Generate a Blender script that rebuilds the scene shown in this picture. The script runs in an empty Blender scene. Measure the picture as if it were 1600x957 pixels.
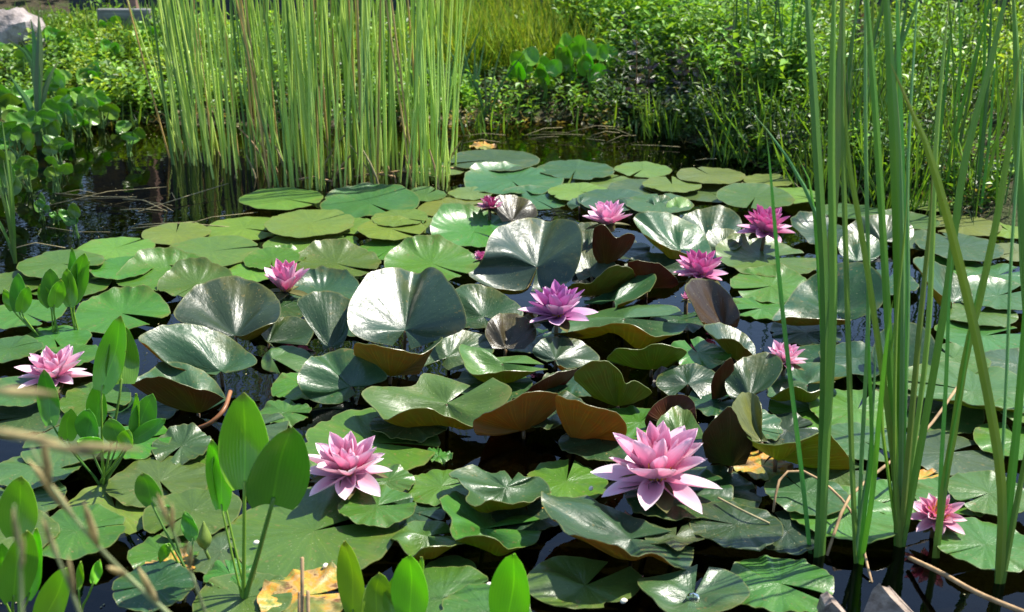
import bpy, math, random
import numpy as np
from mathutils import Vector, Matrix, Quaternion
random.seed(7); RNG = np.random.default_rng(11)
sc = bpy.context.scene
COL = sc.collection
# ------------------------------------------------------------------ camera, sky, sun, exposure
CAM_H, PITCH, FPX = 0.85, math.radians(21.0), 1850.0
cam = bpy.data.cameras.new('camera'); camo = bpy.data.objects.new('camera', cam); COL.objects.link(camo)
camo.location = (0, 0, CAM_H); camo.rotation_euler = (math.pi/2 - PITCH, 0, 0)
cam.sensor_width = 36; cam.lens = 36*FPX/1600; cam.clip_start = 0.02; cam.clip_end = 2000
cam.dof.use_dof = True; cam.dof.focus_distance = 1.95; cam.dof.aperture_fstop = 9
sc.camera = camo
SUN_AZ, SUN_EL = math.radians(68), math.radians(57)        # azimuth clockwise from +Y (straight ahead)
TOSUN = Vector((math.sin(SUN_AZ)*math.cos(SUN_EL), math.cos(SUN_AZ)*math.cos(SUN_EL), math.sin(SUN_EL)))
w = bpy.data.worlds.new('World'); sc.world = w; w.use_nodes = True
wn = w.node_tree.nodes; wl = w.node_tree.links
sky = wn.new('ShaderNodeTexSky'); sky.sky_type = 'NISHITA'; sky.sun_disc = False
sky.dust_density = .4; sky.ozone_density = 2.5; sky.sun_elevation = SUN_EL; sky.sun_rotation = SUN_AZ
wl.new(sky.outputs[0], wn['Background'].inputs[0]); wn['Background'].inputs[1].default_value = 0.125
sun = bpy.data.lights.new('sun', 'SUN'); sun.energy = 4.8; sun.angle = math.radians(0.53); sun.color = (1, .95, .85)
suno = bpy.data.objects.new('sun', sun); COL.objects.link(suno)
suno.rotation_euler = TOSUN.to_track_quat('Z', 'Y').to_euler()
sc.view_settings.view_transform = 'Standard'; sc.view_settings.look = 'None'
sc.view_settings.exposure = 1.22; sc.view_settings.gamma = 1
sc.cycles.max_bounces = 8; sc.cycles.transparent_max_bounces = 12
sc.cycles.caustics_reflective = False; sc.cycles.caustics_refractive = False

# ------------------------------------------------------------------ pixel <-> place
CF = Vector((0, math.cos(PITCH), -math.sin(PITCH))); CU = Vector((0, math.sin(PITCH), math.cos(PITCH))); CR = Vector((1, 0, 0))
CP = Vector((0, 0, CAM_H))
def ray(x, y): return CR*((x-800)/FPX) + CU*((478.5-y)/FPX) + CF
def at_h(x, y, h=0.0):
    d = ray(x, y); return CP + d*((h-CAM_H)/d.z)
def at_Y(x, y, Y):
    d = ray(x, y); return CP + d*(Y/d.y)
def px(p): return (p-CP).dot(CF)/FPX            # metres per photo pixel at a point

# ------------------------------------------------------------------ mesh + object helpers
def mesh_np(name, V, F, mats, smooth=True, uv=None, matidx=None, col=None, sharp=None):
    me = bpy.data.meshes.new(name); V = np.asarray(V, dtype=np.float32); F = np.asarray(F, dtype=np.int32)
    k = F.shape[1]; n = len(F)
    me.vertices.add(len(V)); me.vertices.foreach_set('co', V.ravel())
    me.loops.add(n*k); me.loops.foreach_set('vertex_index', F.ravel())
    me.polygons.add(n); me.polygons.foreach_set('loop_start', np.arange(0, n*k, k, dtype=np.int32))
    if matidx is not None: me.polygons.foreach_set('material_index', np.asarray(matidx, dtype=np.int32))
    me.polygons.foreach_set('use_smooth', np.full(n, smooth))
    if uv is not None:
        l = me.uv_layers.new(name='UVMap'); l.data.foreach_set('uv', np.asarray(uv, dtype=np.float32)[F.ravel()].ravel())
    if col is not None:
        a = me.color_attributes.new('tint', 'FLOAT_COLOR', 'POINT'); a.data.foreach_set('color', np.asarray(col, dtype=np.float32).ravel())
    for m in (mats if isinstance(mats, (list, tuple)) else [mats]): me.materials.append(m)
    me.update(calc_edges=True)
    if sharp: me.set_sharp_from_angle(angle=math.radians(sharp))
    return me
def put(name, me, parent=None, M=None):
    o = bpy.data.objects.new(name, me); COL.objects.link(o)
    if parent is not None: o.parent = parent
    if M is not None: o.matrix_local = M
    return o
def empty(name, loc, label=None, cat=None, group=None):
    o = bpy.data.objects.new(name, None); COL.objects.link(o); o.location = loc; o.empty_display_size = .02
    tag(o, label, cat, group); return o
def tag(o, label=None, cat=None, group=None, kind=None):
    if label: o['label'] = label
    if cat: o['category'] = cat
    if group: o['group'] = group
    if kind: o['kind'] = kind
    return o

def sheet(name, G, th, mats, up=None, uvs=None):
    """a grid of points G[n,m,3] as a closed two-sided sheet of thickness th; first material on top, second underneath"""
    n, m, _ = G.shape
    du = np.gradient(G, axis=0); dv = np.gradient(G, axis=1)
    N = np.cross(du, dv); L = np.linalg.norm(N, axis=2, keepdims=True)
    bad = L[..., 0] < 1e-12; L[L < 1e-12] = 1; N = N/L
    if bad.any(): N[bad] = N[~bad].mean(0)
    tot = (N).reshape(-1, 3).mean(0); ref = np.array(up if up is not None else (0, 0, 1))
    flip = tot.dot(ref) < 0
    if flip: N = -N
    V = np.concatenate([G.reshape(-1, 3), (G - N*th).reshape(-1, 3)])
    idx = np.arange(n*m).reshape(n, m)
    q = np.stack([idx[:-1, :-1], idx[1:, :-1], idx[1:, 1:], idx[:-1, 1:]], -1).reshape(-1, 4)
    if flip: q = q[:, ::-1]
    b = q[:, ::-1] + n*m
    per = np.concatenate([idx[0, :], idx[1:, -1], idx[-1, -2::-1], idx[-2:0:-1, 0]])
    nx = np.roll(per, -1)
    r = np.stack([per, nx, nx+n*m, per+n*m], -1)
    if not flip: r = r[:, ::-1]
    r = r[:, ::-1]
    F = np.concatenate([q, b, r]); mi = np.concatenate([np.zeros(len(q)), np.ones(len(b)), np.zeros(len(r))]).astype(int)
    if len(mats) < 2: mi[:] = 0
    if uvs is None:
        uu, vv = np.meshgrid(np.linspace(0, 1, n), np.linspace(0, 1, m), indexing='ij'); uvs = np.stack([uu, vv], -1)
    U = np.concatenate([uvs.reshape(-1, 2)]*2)
    return mesh_np(name, V, F, mats, True, U, mi, sharp=50)

def catmull(P, n):
    P = np.asarray(P, float); k = len(P)
    Q = np.vstack([2*P[0]-P[1], P, 2*P[-1]-P[-2]])
    out = []
    for i in range(k-1):
        p0, p1, p2, p3 = Q[i:i+4]
        for t in np.linspace(0, 1, 12, endpoint=False):
            out.append(.5*((2*p1)+(-p0+p2)*t+(2*p0-5*p1+4*p2-p3)*t*t+(-p0+3*p1-3*p2+p3)*t**3))
    out.append(P[-1]); out = np.array(out)
    s = np.concatenate([[0], np.cumsum(np.linalg.norm(np.diff(out[:, :3], axis=0), axis=1))])
    t = np.linspace(0, s[-1], n)
    return np.stack([np.interp(t, s, out[:, c]) for c in range(P.shape[1])], -1)

def tube(name, pts, radii, mat, sides=6, cap=True):
    P = np.asarray(pts, float); n = len(P); R = np.broadcast_to(np.asarray(radii, float), (n,))
    T = np.gradient(P, axis=0); T /= np.linalg.norm(T, axis=1, keepdims=True)
    ref = np.array([0.31, .95, .05]) if abs(T[0][2]) > .6 else np.array([0.0, 0, 1])
    A = np.cross(T, ref); A /= np.linalg.norm(A, axis=1, keepdims=True); B = np.cross(T, A)
    an = np.linspace(0, 2*np.pi, sides, endpoint=False)
    V = P[:, None]+R[:, None, None]*(np.cos(an)[None, :, None]*A[:, None]+np.sin(an)[None, :, None]*B[:, None])
    idx = np.arange(n*sides).reshape(n, sides); j = np.roll(idx, -1, axis=1)
    F = np.stack([idx[:-1], idx[1:], j[1:], j[:-1]], -1).reshape(-1, 4)
    V = V.reshape(-1, 3)
    uv = np.stack([np.tile(an/6.2832, n), np.repeat(np.linspace(0, 1, n), sides)], -1)
    if cap:
        V = np.vstack([V, P[0]-T[0]*R[0]*.3, P[-1]+T[-1]*R[-1]*.6]); a, b = n*sides, n*sides+1
        uv = np.vstack([uv, [0, 0], [0, 1]])
        F = np.vstack([F, np.stack([idx[0], j[0], np.full(sides, a), np.full(sides, a)], -1)[:, [0, 1, 2, 3]], np.stack([j[-1], idx[-1], np.full(sides, b), np.full(sides, b)], -1)])
        tri = F[:, 2] == F[:, 3]
        me = bpy.data.meshes.new(name); me.from_pydata(V.tolist(), [], [list(f[:3]) if t else list(f) for f, t in zip(F.tolist(), tri)])
        l = me.uv_layers.new(name='UVMap'); vi = np.zeros(len(me.loops), dtype=np.int32); me.loops.foreach_get('vertex_index', vi)
        l.data.foreach_set('uv', uv.astype(np.float32)[vi].ravel())
        me.polygons.foreach_set('use_smooth', np.full(len(me.polygons), True)); me.materials.append(mat); me.update()
        return me
    return mesh_np(name, V, F, mat, True, uv)

# ------------------------------------------------------------------ materials
def newmat(name):
    m = bpy.data.materials.new(name); m.use_nodes = True; nt = m.node_tree; nt.nodes.clear()
    return m, nt, nt.nodes, nt.links
class NB:
    def __init__(s, name): s.m, s.nt, s.n, s.l = newmat(name)
    def node(s, t, **k):
        x = s.n.new(t)
        for a, b in k.items(): setattr(x, a, b)
        return x
    def set(s, sock, v):
        if hasattr(v, 'is_output') or isinstance(v, bpy.types.NodeSocket): s.l.new(v, sock)
        else: sock.default_value = v
    def math(s, op, a, b=0.0, c=None):
        x = s.node('ShaderNodeMath', operation=op); s.set(x.inputs[0], a); s.set(x.inputs[1], b)
        if c is not None: s.set(x.inputs[2], c)
        return x.outputs[0]
    def mix(s, f, a, b, mode='MIX'):
        x = s.node('ShaderNodeMix', data_type='RGBA', blend_type=mode); s.set(x.inputs[0], f)
        for i, v in ((6, a), (7, b)): s.set(x.inputs[i], v if not isinstance(v, tuple) or len(v) == 4 else (*v, 1))
        return x.outputs[2]
    def noise(s, vec, scale, detail=3, rough=.5):
        x = s.node('ShaderNodeTexNoise'); x.inputs['Scale'].default_value = scale; x.inputs['Detail'].default_value = detail
        x.inputs['Roughness'].default_value = rough
        if vec is not None: s.l.new(vec, x.inputs['Vector'])
        return x.outputs[0]
    def ramp(s, f, stops):
        x = s.node('ShaderNodeValToRGB'); s.set(x.inputs[0], f); e = x.color_ramp.elements
        while len(e) < len(stops): e.new(.5)
        for i, (p, c) in enumerate(stops): e[i].position = p; e[i].color = c if len(c) == 4 else (*c, 1)
        return x.outputs[0]
    def mapr(s, f, a, b, c, d):
        x = s.node('ShaderNodeMapRange'); s.set(x.inputs[0], f)
        for i, v in enumerate((a, b, c, d)): x.inputs[i+1].default_value = v
        return x.outputs[0]
    def bump(s, h, dist, strength=1.0, nrm=None):
        x = s.node('ShaderNodeBump'); x.inputs['Strength'].default_value = strength; x.inputs['Distance'].default_value = dist
        s.set(x.inputs['Height'], h)
        if nrm is not None: s.l.new(nrm, x.inputs['Normal'])
        return x.outputs[0]
    def principled(s, base, rough=.5, spec=.5, normal=None, **k):
        x = s.node('ShaderNodeBsdfPrincipled'); s.set(x.inputs['Base Color'], base if not isinstance(base, tuple) or len(base) == 4 else (*base, 1))
        s.set(x.inputs['Roughness'], rough); s.set(x.inputs['Specular IOR Level'], spec)
        if normal is not None: s.l.new(normal, x.inputs['Normal'])
        for a, b in k.items(): s.set(x.inputs[a], b)
        return x.outputs[0]
    def translucent(s, shader, col, fac, normal=None):
        t = s.node('ShaderNodeBsdfTranslucent'); s.set(t.inputs[0], col if not isinstance(col, tuple) or len(col) == 4 else (*col, 1))
        if normal is not None: s.l.new(normal, t.inputs['Normal'])
        x = s.node('ShaderNodeMixShader'); s.set(x.inputs[0], fac); s.l.new(shader, x.inputs[1]); s.l.new(t.outputs[0], x.inputs[2])
        return x.outputs[0]
    def out(s, sh):
        o = s.node('ShaderNodeOutputMaterial'); s.l.new(sh, o.inputs[0]); return s.m
    def coords(s):
        t = s.node('ShaderNodeTexCoord'); return t
    def uv(s):
        t = s.node('ShaderNodeTexCoord'); x = s.node('ShaderNodeSeparateXYZ'); s.l.new(t.outputs['UV'], x.inputs[0]); return x.outputs[0], x.outputs[1], t
    def objcol(s):
        return s.node('ShaderNodeObjectInfo').outputs['Color']
    def objprop(s, name):
        return s.node('ShaderNodeAttribute', attribute_type='OBJECT', attribute_name=name).outputs['Color']
    def rnd(s): return s.node('ShaderNodeObjectInfo').outputs['Random']

def pad_materials():
    out = []
    for side in (0, 1):
        b = NB('pad_top' if side == 0 else 'pad_underside')
        r, a, tc = b.uv(); ob = tc.outputs['Object']
        nz = b.noise(ob, 9, 4, .6); nf = b.noise(ob, 55, 4, .65); nw = b.noise(ob, 24, 2)
        mpn = b.node('ShaderNodeMapping'); mpn.inputs['Scale'].default_value = (9, 55, 1); b.l.new(tc.outputs['UV'], mpn.inputs[0]); mpv = mpn.outputs[0]
        # veins that leave the stalk and fork once
        aw = b.math('ADD', a, b.math('MULTIPLY', b.math('SUBTRACT', nw, .5), .02))
        def lines(N, width):
            f = b.math('FRACT', b.math('MULTIPLY', aw, N)); d = b.math('ABSOLUTE', b.math('SUBTRACT', f, .5))
            return b.mapr(d, 0.0, width, 1, 0)
        v1 = lines(15, .09); v2 = b.math('MULTIPLY', lines(30, .10), b.mapr(r, .45, .6, 0, 1))
        vein = b.math('MAXIMUM', v1, v2)
        vein = b.math('MULTIPLY', vein, b.mapr(r, .8, .97, 1, .15))
        quilt = b.math('MULTIPLY', b.math('SINE', b.math('MULTIPLY', aw, 30*6.2832)), b.mapr(r, .1, .5, 0, 1))
        hgt = b.math('ADD', b.math('MULTIPLY', quilt, .035), b.math('ADD', b.math('MULTIPLY', nw, .9), b.math('ADD', b.math('MULTIPLY', nf, .4), b.math('MULTIPLY', b.noise(mpv, 1.0, 3, .55), .42))))
        rim = b.mapr(r, .965, .995, 0, 1)
        if side == 0:
            base = b.objcol()
            c = b.mix(b.mapr(nz, .3, .7, 0, .75), base, b.mix(1.0, base, (1.35, 1.22, .75, 1), 'MULTIPLY'))
            c = b.mix(b.mapr(nf, .35, .7, 0, .5), c, b.mix(1.0, c, (.62, .72, .75, 1), 'MULTIPLY'))
            c = b.mix(b.math('MULTIPLY', vein, .28), c, b.mix(1.0, c, (1.7, 1.5, 1.3, 1), 'MULTIPLY'))
            c = b.mix(b.math('MULTIPLY', rim, .55), c, (.16, .17, .05, 1))
            spots = b.noise(ob, 95, 2, .7)
            blem = b.math('MULTIPLY', b.mapr(spots, .63, .68, 0, .8), b.mapr(nz, .45, .6, 0, 1))
            yel = b.math('MULTIPLY', b.mapr(b.noise(ob, 16, 4, .65), .54, .66, 0, .38), b.mapr(r, .5, 1.0, 0, 1)); c = b.mix(yel, c, (.17, .16, .035, 1))
            c = b.mix(blem, c, (.16, .13, .04, 1))
            dust = b.mapr(b.noise(ob, 420, 1, .5), .73, .76, 0, .6); c = b.mix(dust, c, (.38, .40, .22, 1))
            nrm = b.bump(hgt, .0021, .85)
            ro = b.mapr(nf, .3, .7, .29, .43)
            sh = b.principled(c, ro, .55, nrm)
            sh = b.translucent(sh, b.mix(1.0, c, (2.6, 2.4, .8, 1), 'MULTIPLY'), .22)
        else:
            base = b.objprop('under')
            c = b.mix(b.mapr(nz, .3, .7, 0, .8), base, b.mix(1.0, base, (1.3, .8, .55, 1), 'MULTIPLY'))
            c = b.mix(b.mapr(nf, .42, .66, 0, .6), c, b.mix(1.0, c, (1.25, .62, .6, 1), 'MULTIPLY')); c = b.mix(b.mapr(r, .05, .9, .55, 0), c, (.10, .125, .022, 1))
            c = b.mix(b.math('MULTIPLY', vein, .6), c, b.mix(1.0, c, (1.5, 1.6, 1.2, 1), 'MULTIPLY'))
            nrm = b.bump(b.math('ADD', vein, hgt), .0012, .8)
            sh = b.principled(c, .5, .35, nrm)
            sh = b.translucent(sh, b.mix(1.0, c, (2.2, 2.2, 1.6, 1), 'MULTIPLY'), .45)
        out.append(b.out(sh))
    return out
PADM = pad_materials()
b = NB('decaying_pad'); tc = b.coords(); o_ = tc.outputs['Object']; n1 = b.noise(o_, 34, 5, .6); n2 = b.noise(o_, 60, 4, .6); n3 = b.noise(o_, 15, 3)
c = b.ramp(n1, [(.36, (.12, .17, .03)), (.44, (.36, .30, .05)), (.50, (.50, .21, .02)), (.56, (.42, .27, .10)), (.63, (.14, .06, .02))])
c = b.mix(b.mapr(n2, .62, .68, 0, .85), c, (.05, .03, .015, 1)); c = b.mix(b.mapr(n3, .52, .62, 0, .8), c, (.10, .16, .03, 1))
DECM = [b.out(b.translucent(b.principled(c, .45, .4, b.bump(n2, .002)), c, .2)), PADM[1]]

def leafmat(name, mult=(2.2, 2.0, .6), tr=.3, rough=.4, streak=True, spec=.45, sk=.2):
    b = NB(name); u, v, tc = b.uv(); base = b.objcol(); ob = tc.outputs['Object']
    nz = b.noise(ob, 14, 3); c = b.mix(b.mapr(nz, .3, .7, 0, .8), base, b.mix(1.0, base, (1.35, 1.1, .8, 1), 'MULTIPLY'))
    nrm = None
    if streak:
        f = b.math('SINE', b.math('ADD', b.math('MULTIPLY', v, 95.0), b.math('MULTIPLY', nz, 9.0))); c = b.mix(b.mapr(f, -1, 1, 0, sk), c, b.mix(1.0, c, (1.4, 1.3, 1.2, 1), 'MULTIPLY'))
        mid = b.mapr(b.math('ABSOLUTE', b.math('SUBTRACT', v, .5)), 0, .035, .7, 0)
        c = b.mix(mid, c, b.mix(1.0, c, (1.5, 1.35, 1.2, 1), 'MULTIPLY'))
        nrm = b.bump(f, .0002, .35)
    sp = b.noise(ob, 130, 3, .7); big = b.noise(ob, 11, 3, .6)
    c = b.mix(b.math('MULTIPLY', b.mapr(sp, .66, .72, 0, .75), b.mapr(big, .48, .6, 0, 1)), c, (.16, .11, .03, 1))
    c = b.mix(b.math('MULTIPLY', b.mapr(u, .90, 1.0, 0, .7), b.mapr(big, .42, .55, 0, 1)), c, (.24, .17, .05, 1))
    sh = b.principled(c, rough, spec, nrm)
    sh = b.translucent(sh, b.mix(1.0, c, (*mult, 1), 'MULTIPLY'), tr)
    return b.out(sh)
M_BROAD = leafmat('broad_leaf', (1.9, 1.8, .5), .42, .27, True, .6)
M_STRAP = leafmat('strap_leaf', (1.9, 1.8, .6), .32, .36, True, .45, .4)
def stemmat():
    b = NB('rush_stem'); u, v, tc = b.uv(); base = b.objcol(); ob = tc.outputs['Object']
    nz = b.noise(ob, 7, 3)
    c = b.mix(b.mapr(nz, .35, .65, 0, .8), base, b.mix(1.0, base, (1.35, 1.15, .8, 1), 'MULTIPLY'))
    c = b.mix(b.mapr(v, 0, .16, .8, 0), c, (.16, .15, .05, 1))
    st = b.noise(ob, 160, 2); c = b.mix(b.mapr(st, .4, .7, 0, .35), c, b.mix(1.0, c, (.6, .7, .6, 1), 'MULTIPLY'))
    sh = b.principled(c, .42, .4)
    return b.out(b.translucent(sh, b.mix(1.0, c, (1.5, 1.4, .7, 1), 'MULTIPLY'), .22))
M_RUSH = stemmat()
def petalmat():
    b = NB('petal'); u, v, tc = b.uv(); base = b.objcol()
    pale = b.objprop('tip')
    dist = b.mapr(u, .12, .92, 0, 1)
    st = b.noise(tc.outputs['UV'], 3, 2)
    mp = b.node('ShaderNodeMapping'); mp.inputs['Scale'].default_value = (2, 34, 1); b.l.new(tc.outputs['UV'], mp.inputs[0])
    stre = b.noise(mp.outputs[0], 1.0, 3, .6)
    f = b.math('ADD', dist, b.math('MULTIPLY', b.math('SUBTRACT', stre, .5), .55))
    edge = b.mapr(b.math('ABSOLUTE', b.math('SUBTRACT', v, .5)), .25, .5, 0, .35)
    f = b.math('ADD', f, edge)
    c = b.mix(b.mapr(f, .20, .92, 0, 1), base, pale)
    sh = b.principled(c, .45, .3, b.bump(stre, .0005, .6), **{'Sheen Weight': .15})
    return b.out(b.translucent(sh, b.mix(1.0, c, (1.05, .9, .98, 1), 'MULTIPLY'), .42))
M_PETAL = petalmat()
def plain(name, col, rough=.6, var=.5, scale=20, spec=.3, tr=0, bumpd=0, trc=None):
    b = NB(name); tc = b.coords(); nz = b.noise(tc.outputs['Object'], scale, 4, .6)
    c = b.mix(b.mapr(nz, .3, .7, 0, 1), tuple(x*(1-var) for x in col), tuple(min(1, x*(1+var)) for x in col))
    nrm = b.bump(nz, bumpd) if bumpd else None
    sh = b.principled(c, rough, spec, nrm)
    if tr: sh = b.translucent(sh, trc or c, tr)
    return b.out(sh)
M_STAMEN = plain('stamen', (.75, .42, .04), .5, .25, 200, .3, .25)
M_STALK = plain('lily_stalk', (.09, .055, .02), .35, .4, 60)
M_DRY = plain('dry_stalk', (.34, .22, .11), .7, .4, 60)
M_STRAW = plain('straw', (.26, .22, .11), .7, .4, 50)
M_SEED = plain('seed_husk', (.75, .68, .52), .6, .15, 300)
M_SEPAL = plain('sepal', (.12, .12, .04), .5, .4, 90, .3, .2)
def tintmat(name, rough, tr, mult, spec=.4):
    b = NB(name); at = b.node('ShaderNodeVertexColor', layer_name='tint').outputs[0]
    sh = b.principled(at, rough, spec)
    return b.out(b.translucent(sh, b.mix(1.0, at, (*mult, 1), 'MULTIPLY'), tr))
M_HERB = tintmat('herb_leaf', .45, .32, (1.9, 1.7, .5))
def rockmat():
    b = NB('rock'); tc = b.coords(); o = tc.outputs['Object']
    n1 = b.noise(o, 9, 6, .65); n2 = b.noise(o, 45, 4, .6)
    c = b.ramp(n1, [(.3, (.09, .075, .068)), (.5, (.24, .205, .19)), (.72, (.42, .37, .35))])
    c = b.mix(b.mapr(n2, .5, .7, 0, .6), c, (.10, .09, .075, 1))
    return b.out(b.principled(c, .85, .2, b.bump(b.math('ADD', n1, b.math('MULTIPLY', n2, .4)), .02)))
M_ROCK = rockmat()
def woodmat(name, c0, c1):
    b = NB(name); tc = b.coords(); mp = b.node('ShaderNodeMapping'); mp.inputs['Scale'].default_value = (6, 60, 60)
    b.l.new(tc.outputs['Object'], mp.inputs[0]); g = b.noise(mp.outputs[0], 1.5, 5, .65); n = b.noise(tc.outputs['Object'], 30, 4)
    c = b.ramp(g, [(.3, c0), (.7, c1)]); c = b.mix(b.mapr(n, .5, .75, 0, .5), c, (.05, .04, .035, 1))
    return b.out(b.principled(c, .8, .2, b.bump(g, .002)))
M_WOOD = woodmat('weathered_wood', (.13, .09, .065), (.42, .34, .27))
M_GREYWOOD = woodmat('grey_board', (.10, .105, .10), (.22, .22, .21))
M_DARKWOOD = woodmat('dark_board', (.025, .03, .035), (.06, .07, .08))

# ------------------------------------------------------------------ the setting: ground and water
WL = [at_h(x, y, 0) for x, y in ((-500, 240), (0, 196), (250, 188), (480, 200), (700, 192), (900, 190), (1010, 200), (1100, 228), (1200, 262), (1400, 312), (1600, 350), (2000, 420))]
WX = [p.x for p in WL]; WY = [p.y for p in WL]
def clump_w(x, y): return .5+.25*np.sin(x*7+y*3)+.25*np.cos(y*9-x*4)
def shore(x): return np.interp(x, WX, WY)
def ground_z(x, y, rough=True):
    x = np.asarray(x, float); y = np.asarray(y, float)
    s = np.maximum.reduce([y-shore(x), np.abs(x+.2)-2.9, .95-y])
    wob = .05*np.sin(x*5.1+y*1.7)*np.cos(y*4.3-x*2.2)+.025*np.sin(x*13+1)*np.sin(y*11)
    s = s+wob
    z = np.where(s < 0, np.maximum(-.4, s*.38), .16*(1-np.exp(-np.maximum(s, 0)/.5)))
    return z + np.where(s > .0, .012*np.sin(x*23)*np.sin(y*19), 0)*np.minimum(1, np.maximum(s, 0)*5)
def axis(lo, hi, step, far):
    a = np.arange(lo, hi+1e-6, step); g = np.array([.3, .8, 1.8, 4, 9, 20, 45, 100, 220]); g = g[g <= far]
    return np.concatenate([(lo-g)[::-1], a, hi+g])
gx = axis(-3.6, 3.6, .05, 300); gy = axis(.0, 6.6, .05, 300)
XX, YY = np.meshgrid(gx, gy, indexing='ij'); GZ = ground_z(XX, YY)
gi = np.arange(XX.size).reshape(XX.shape); gF = np.stack([gi[:-1, :-1], gi[1:, :-1], gi[1:, 1:], gi[:-1, 1:]], -1).reshape(-1, 4)
b = NB('soil'); tc = b.coords(); o_ = tc.outputs['Object']
n1 = b.noise(o_, 6, 5, .6); n2 = b.noise(o_, 40, 5, .65); n3 = b.noise(o_, 2.2, 2)
c = b.ramp(n2, [(.3, (.018, .014, .008)), (.55, (.06, .045, .025)), (.75, (.15, .12, .075))])
c = b.mix(b.mapr(n1, .45, .6, 0, .75), c, (.045, .07, .015, 1))
sx = b.node('ShaderNodeSeparateXYZ'); b.l.new(o_, sx.inputs[0])
shal = b.ramp(n1, [(.35, (.02, .022, .006)), (.6, (.11, .10, .025)), (.75, (.2, .19, .07))])
c = b.mix(b.mapr(sx.outputs[2], -.03, .0, 1, 0), c, b.mix(b.mapr(sx.outputs[2], -.22, -.06, 0, 1), (.012, .012, .008, 1), shal))  # deeper bed painted near-black in place of light absorbed by the water
M_SOIL = b.out(b.principled(c, .85, .2, b.bump(b.math('ADD', n2, n1), .03)))
ground = put('ground', mesh_np('ground', np.stack([XX, YY, GZ], -1).reshape(-1, 3), gF, M_SOIL)); tag(ground, kind='structure')

b = NB('pond_water'); tc = b.coords(); nz = b.noise(tc.outputs['Object'], 9, 3); nz2 = b.noise(tc.outputs['Object'], 45, 2)
nrm = b.bump(b.math('ADD', nz, b.math('MULTIPLY', nz2, .12)), .003, .35)
fr = b.node('ShaderNodeFresnel'); fr.inputs['IOR'].default_value = 1.36; b.l.new(nrm, fr.inputs['Normal'])
gl = b.node('ShaderNodeBsdfGlossy'); gl.inputs['Roughness'].default_value = .015; b.l.new(nrm, gl.inputs['Normal'])
tr = b.node('ShaderNodeBsdfTransparent'); tr.inputs[0].default_value = (.24, .22, .11, 1)
mx = b.node('ShaderNodeMixShader'); b.l.new(fr.outputs[0], mx.inputs[0]); b.l.new(tr.outputs[0], mx.inputs[1]); b.l.new(gl.outputs[0], mx.inputs[2])
M_WATER = b.out(mx.outputs[0])
wx = np.linspace(-3.3, 2.9, 30); wy = np.linspace(.8, 4.9, 20); WXX, WYY = np.meshgrid(wx, wy, indexing='ij')
wi = np.arange(WXX.size).reshape(WXX.shape)
water = put('water', mesh_np('water', np.stack([WXX, WYY, WXX*0], -1).reshape(-1, 3), np.stack([wi[:-1, :-1], wi[1:, :-1], wi[1:, 1:], wi[:-1, 1:]], -1).reshape(-1, 4), M_WATER))
tag(water, kind='structure')

# ------------------------------------------------------------------ lily pads
TINT = {'g': (.052, .132, .019), 'y': (.098, .175, .038), 'd': (.020, .052, .020), 's': (.032, .075, .034), 'b': (.045, .032, .018), 'm': (.044, .098, .032)}  # the darkest green also paints in shade on leaves in shaded spots
UND = {'o': (.30, .16, .035), 'v': (.13, .14, .025), 'r': (.10, .04, .022), 'k': (.05, .035, .018)}
def jitter(c, k=.18): return tuple(max(.003, v*(1+random.uniform(-k, k))) for v in c)
PADS = []
def finish_pad(C, G, uvs, label, tint, und, group, stalk=True, name='lily_pad', up=None, lean=None, mats=None):
    e = empty(name, C, label, 'lily pad', group)
    Gl = G - np.array(C)
    bl = put('leaf_blade', sheet('leaf_blade', Gl, .0011, mats or PADM, up, uvs), e)
    bl.color = (*jitter(tint, .24), 1); bl['under'] = list(jitter(und))
    if stalk:
        z = C[2]; dx, dy = (lean if lean else (random.uniform(-.04, .04), random.uniform(.0, .06)))
        k = 8; t = np.linspace(0, 1, k)
        pts = np.stack([dx*t**1.6, dy*t**1.6, -.002-(z+.12)*t], -1)
        put('stalk', tube('stalk', pts, .0032, M_STALK, 6), e)
    PADS.append(e); return e
def uvgrid(nr, nt):
    uu, vv = np.meshgrid(np.linspace(0, 1, nr), np.linspace(0, 1, nt), indexing='ij'); return np.stack([uu, vv], -1)
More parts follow.
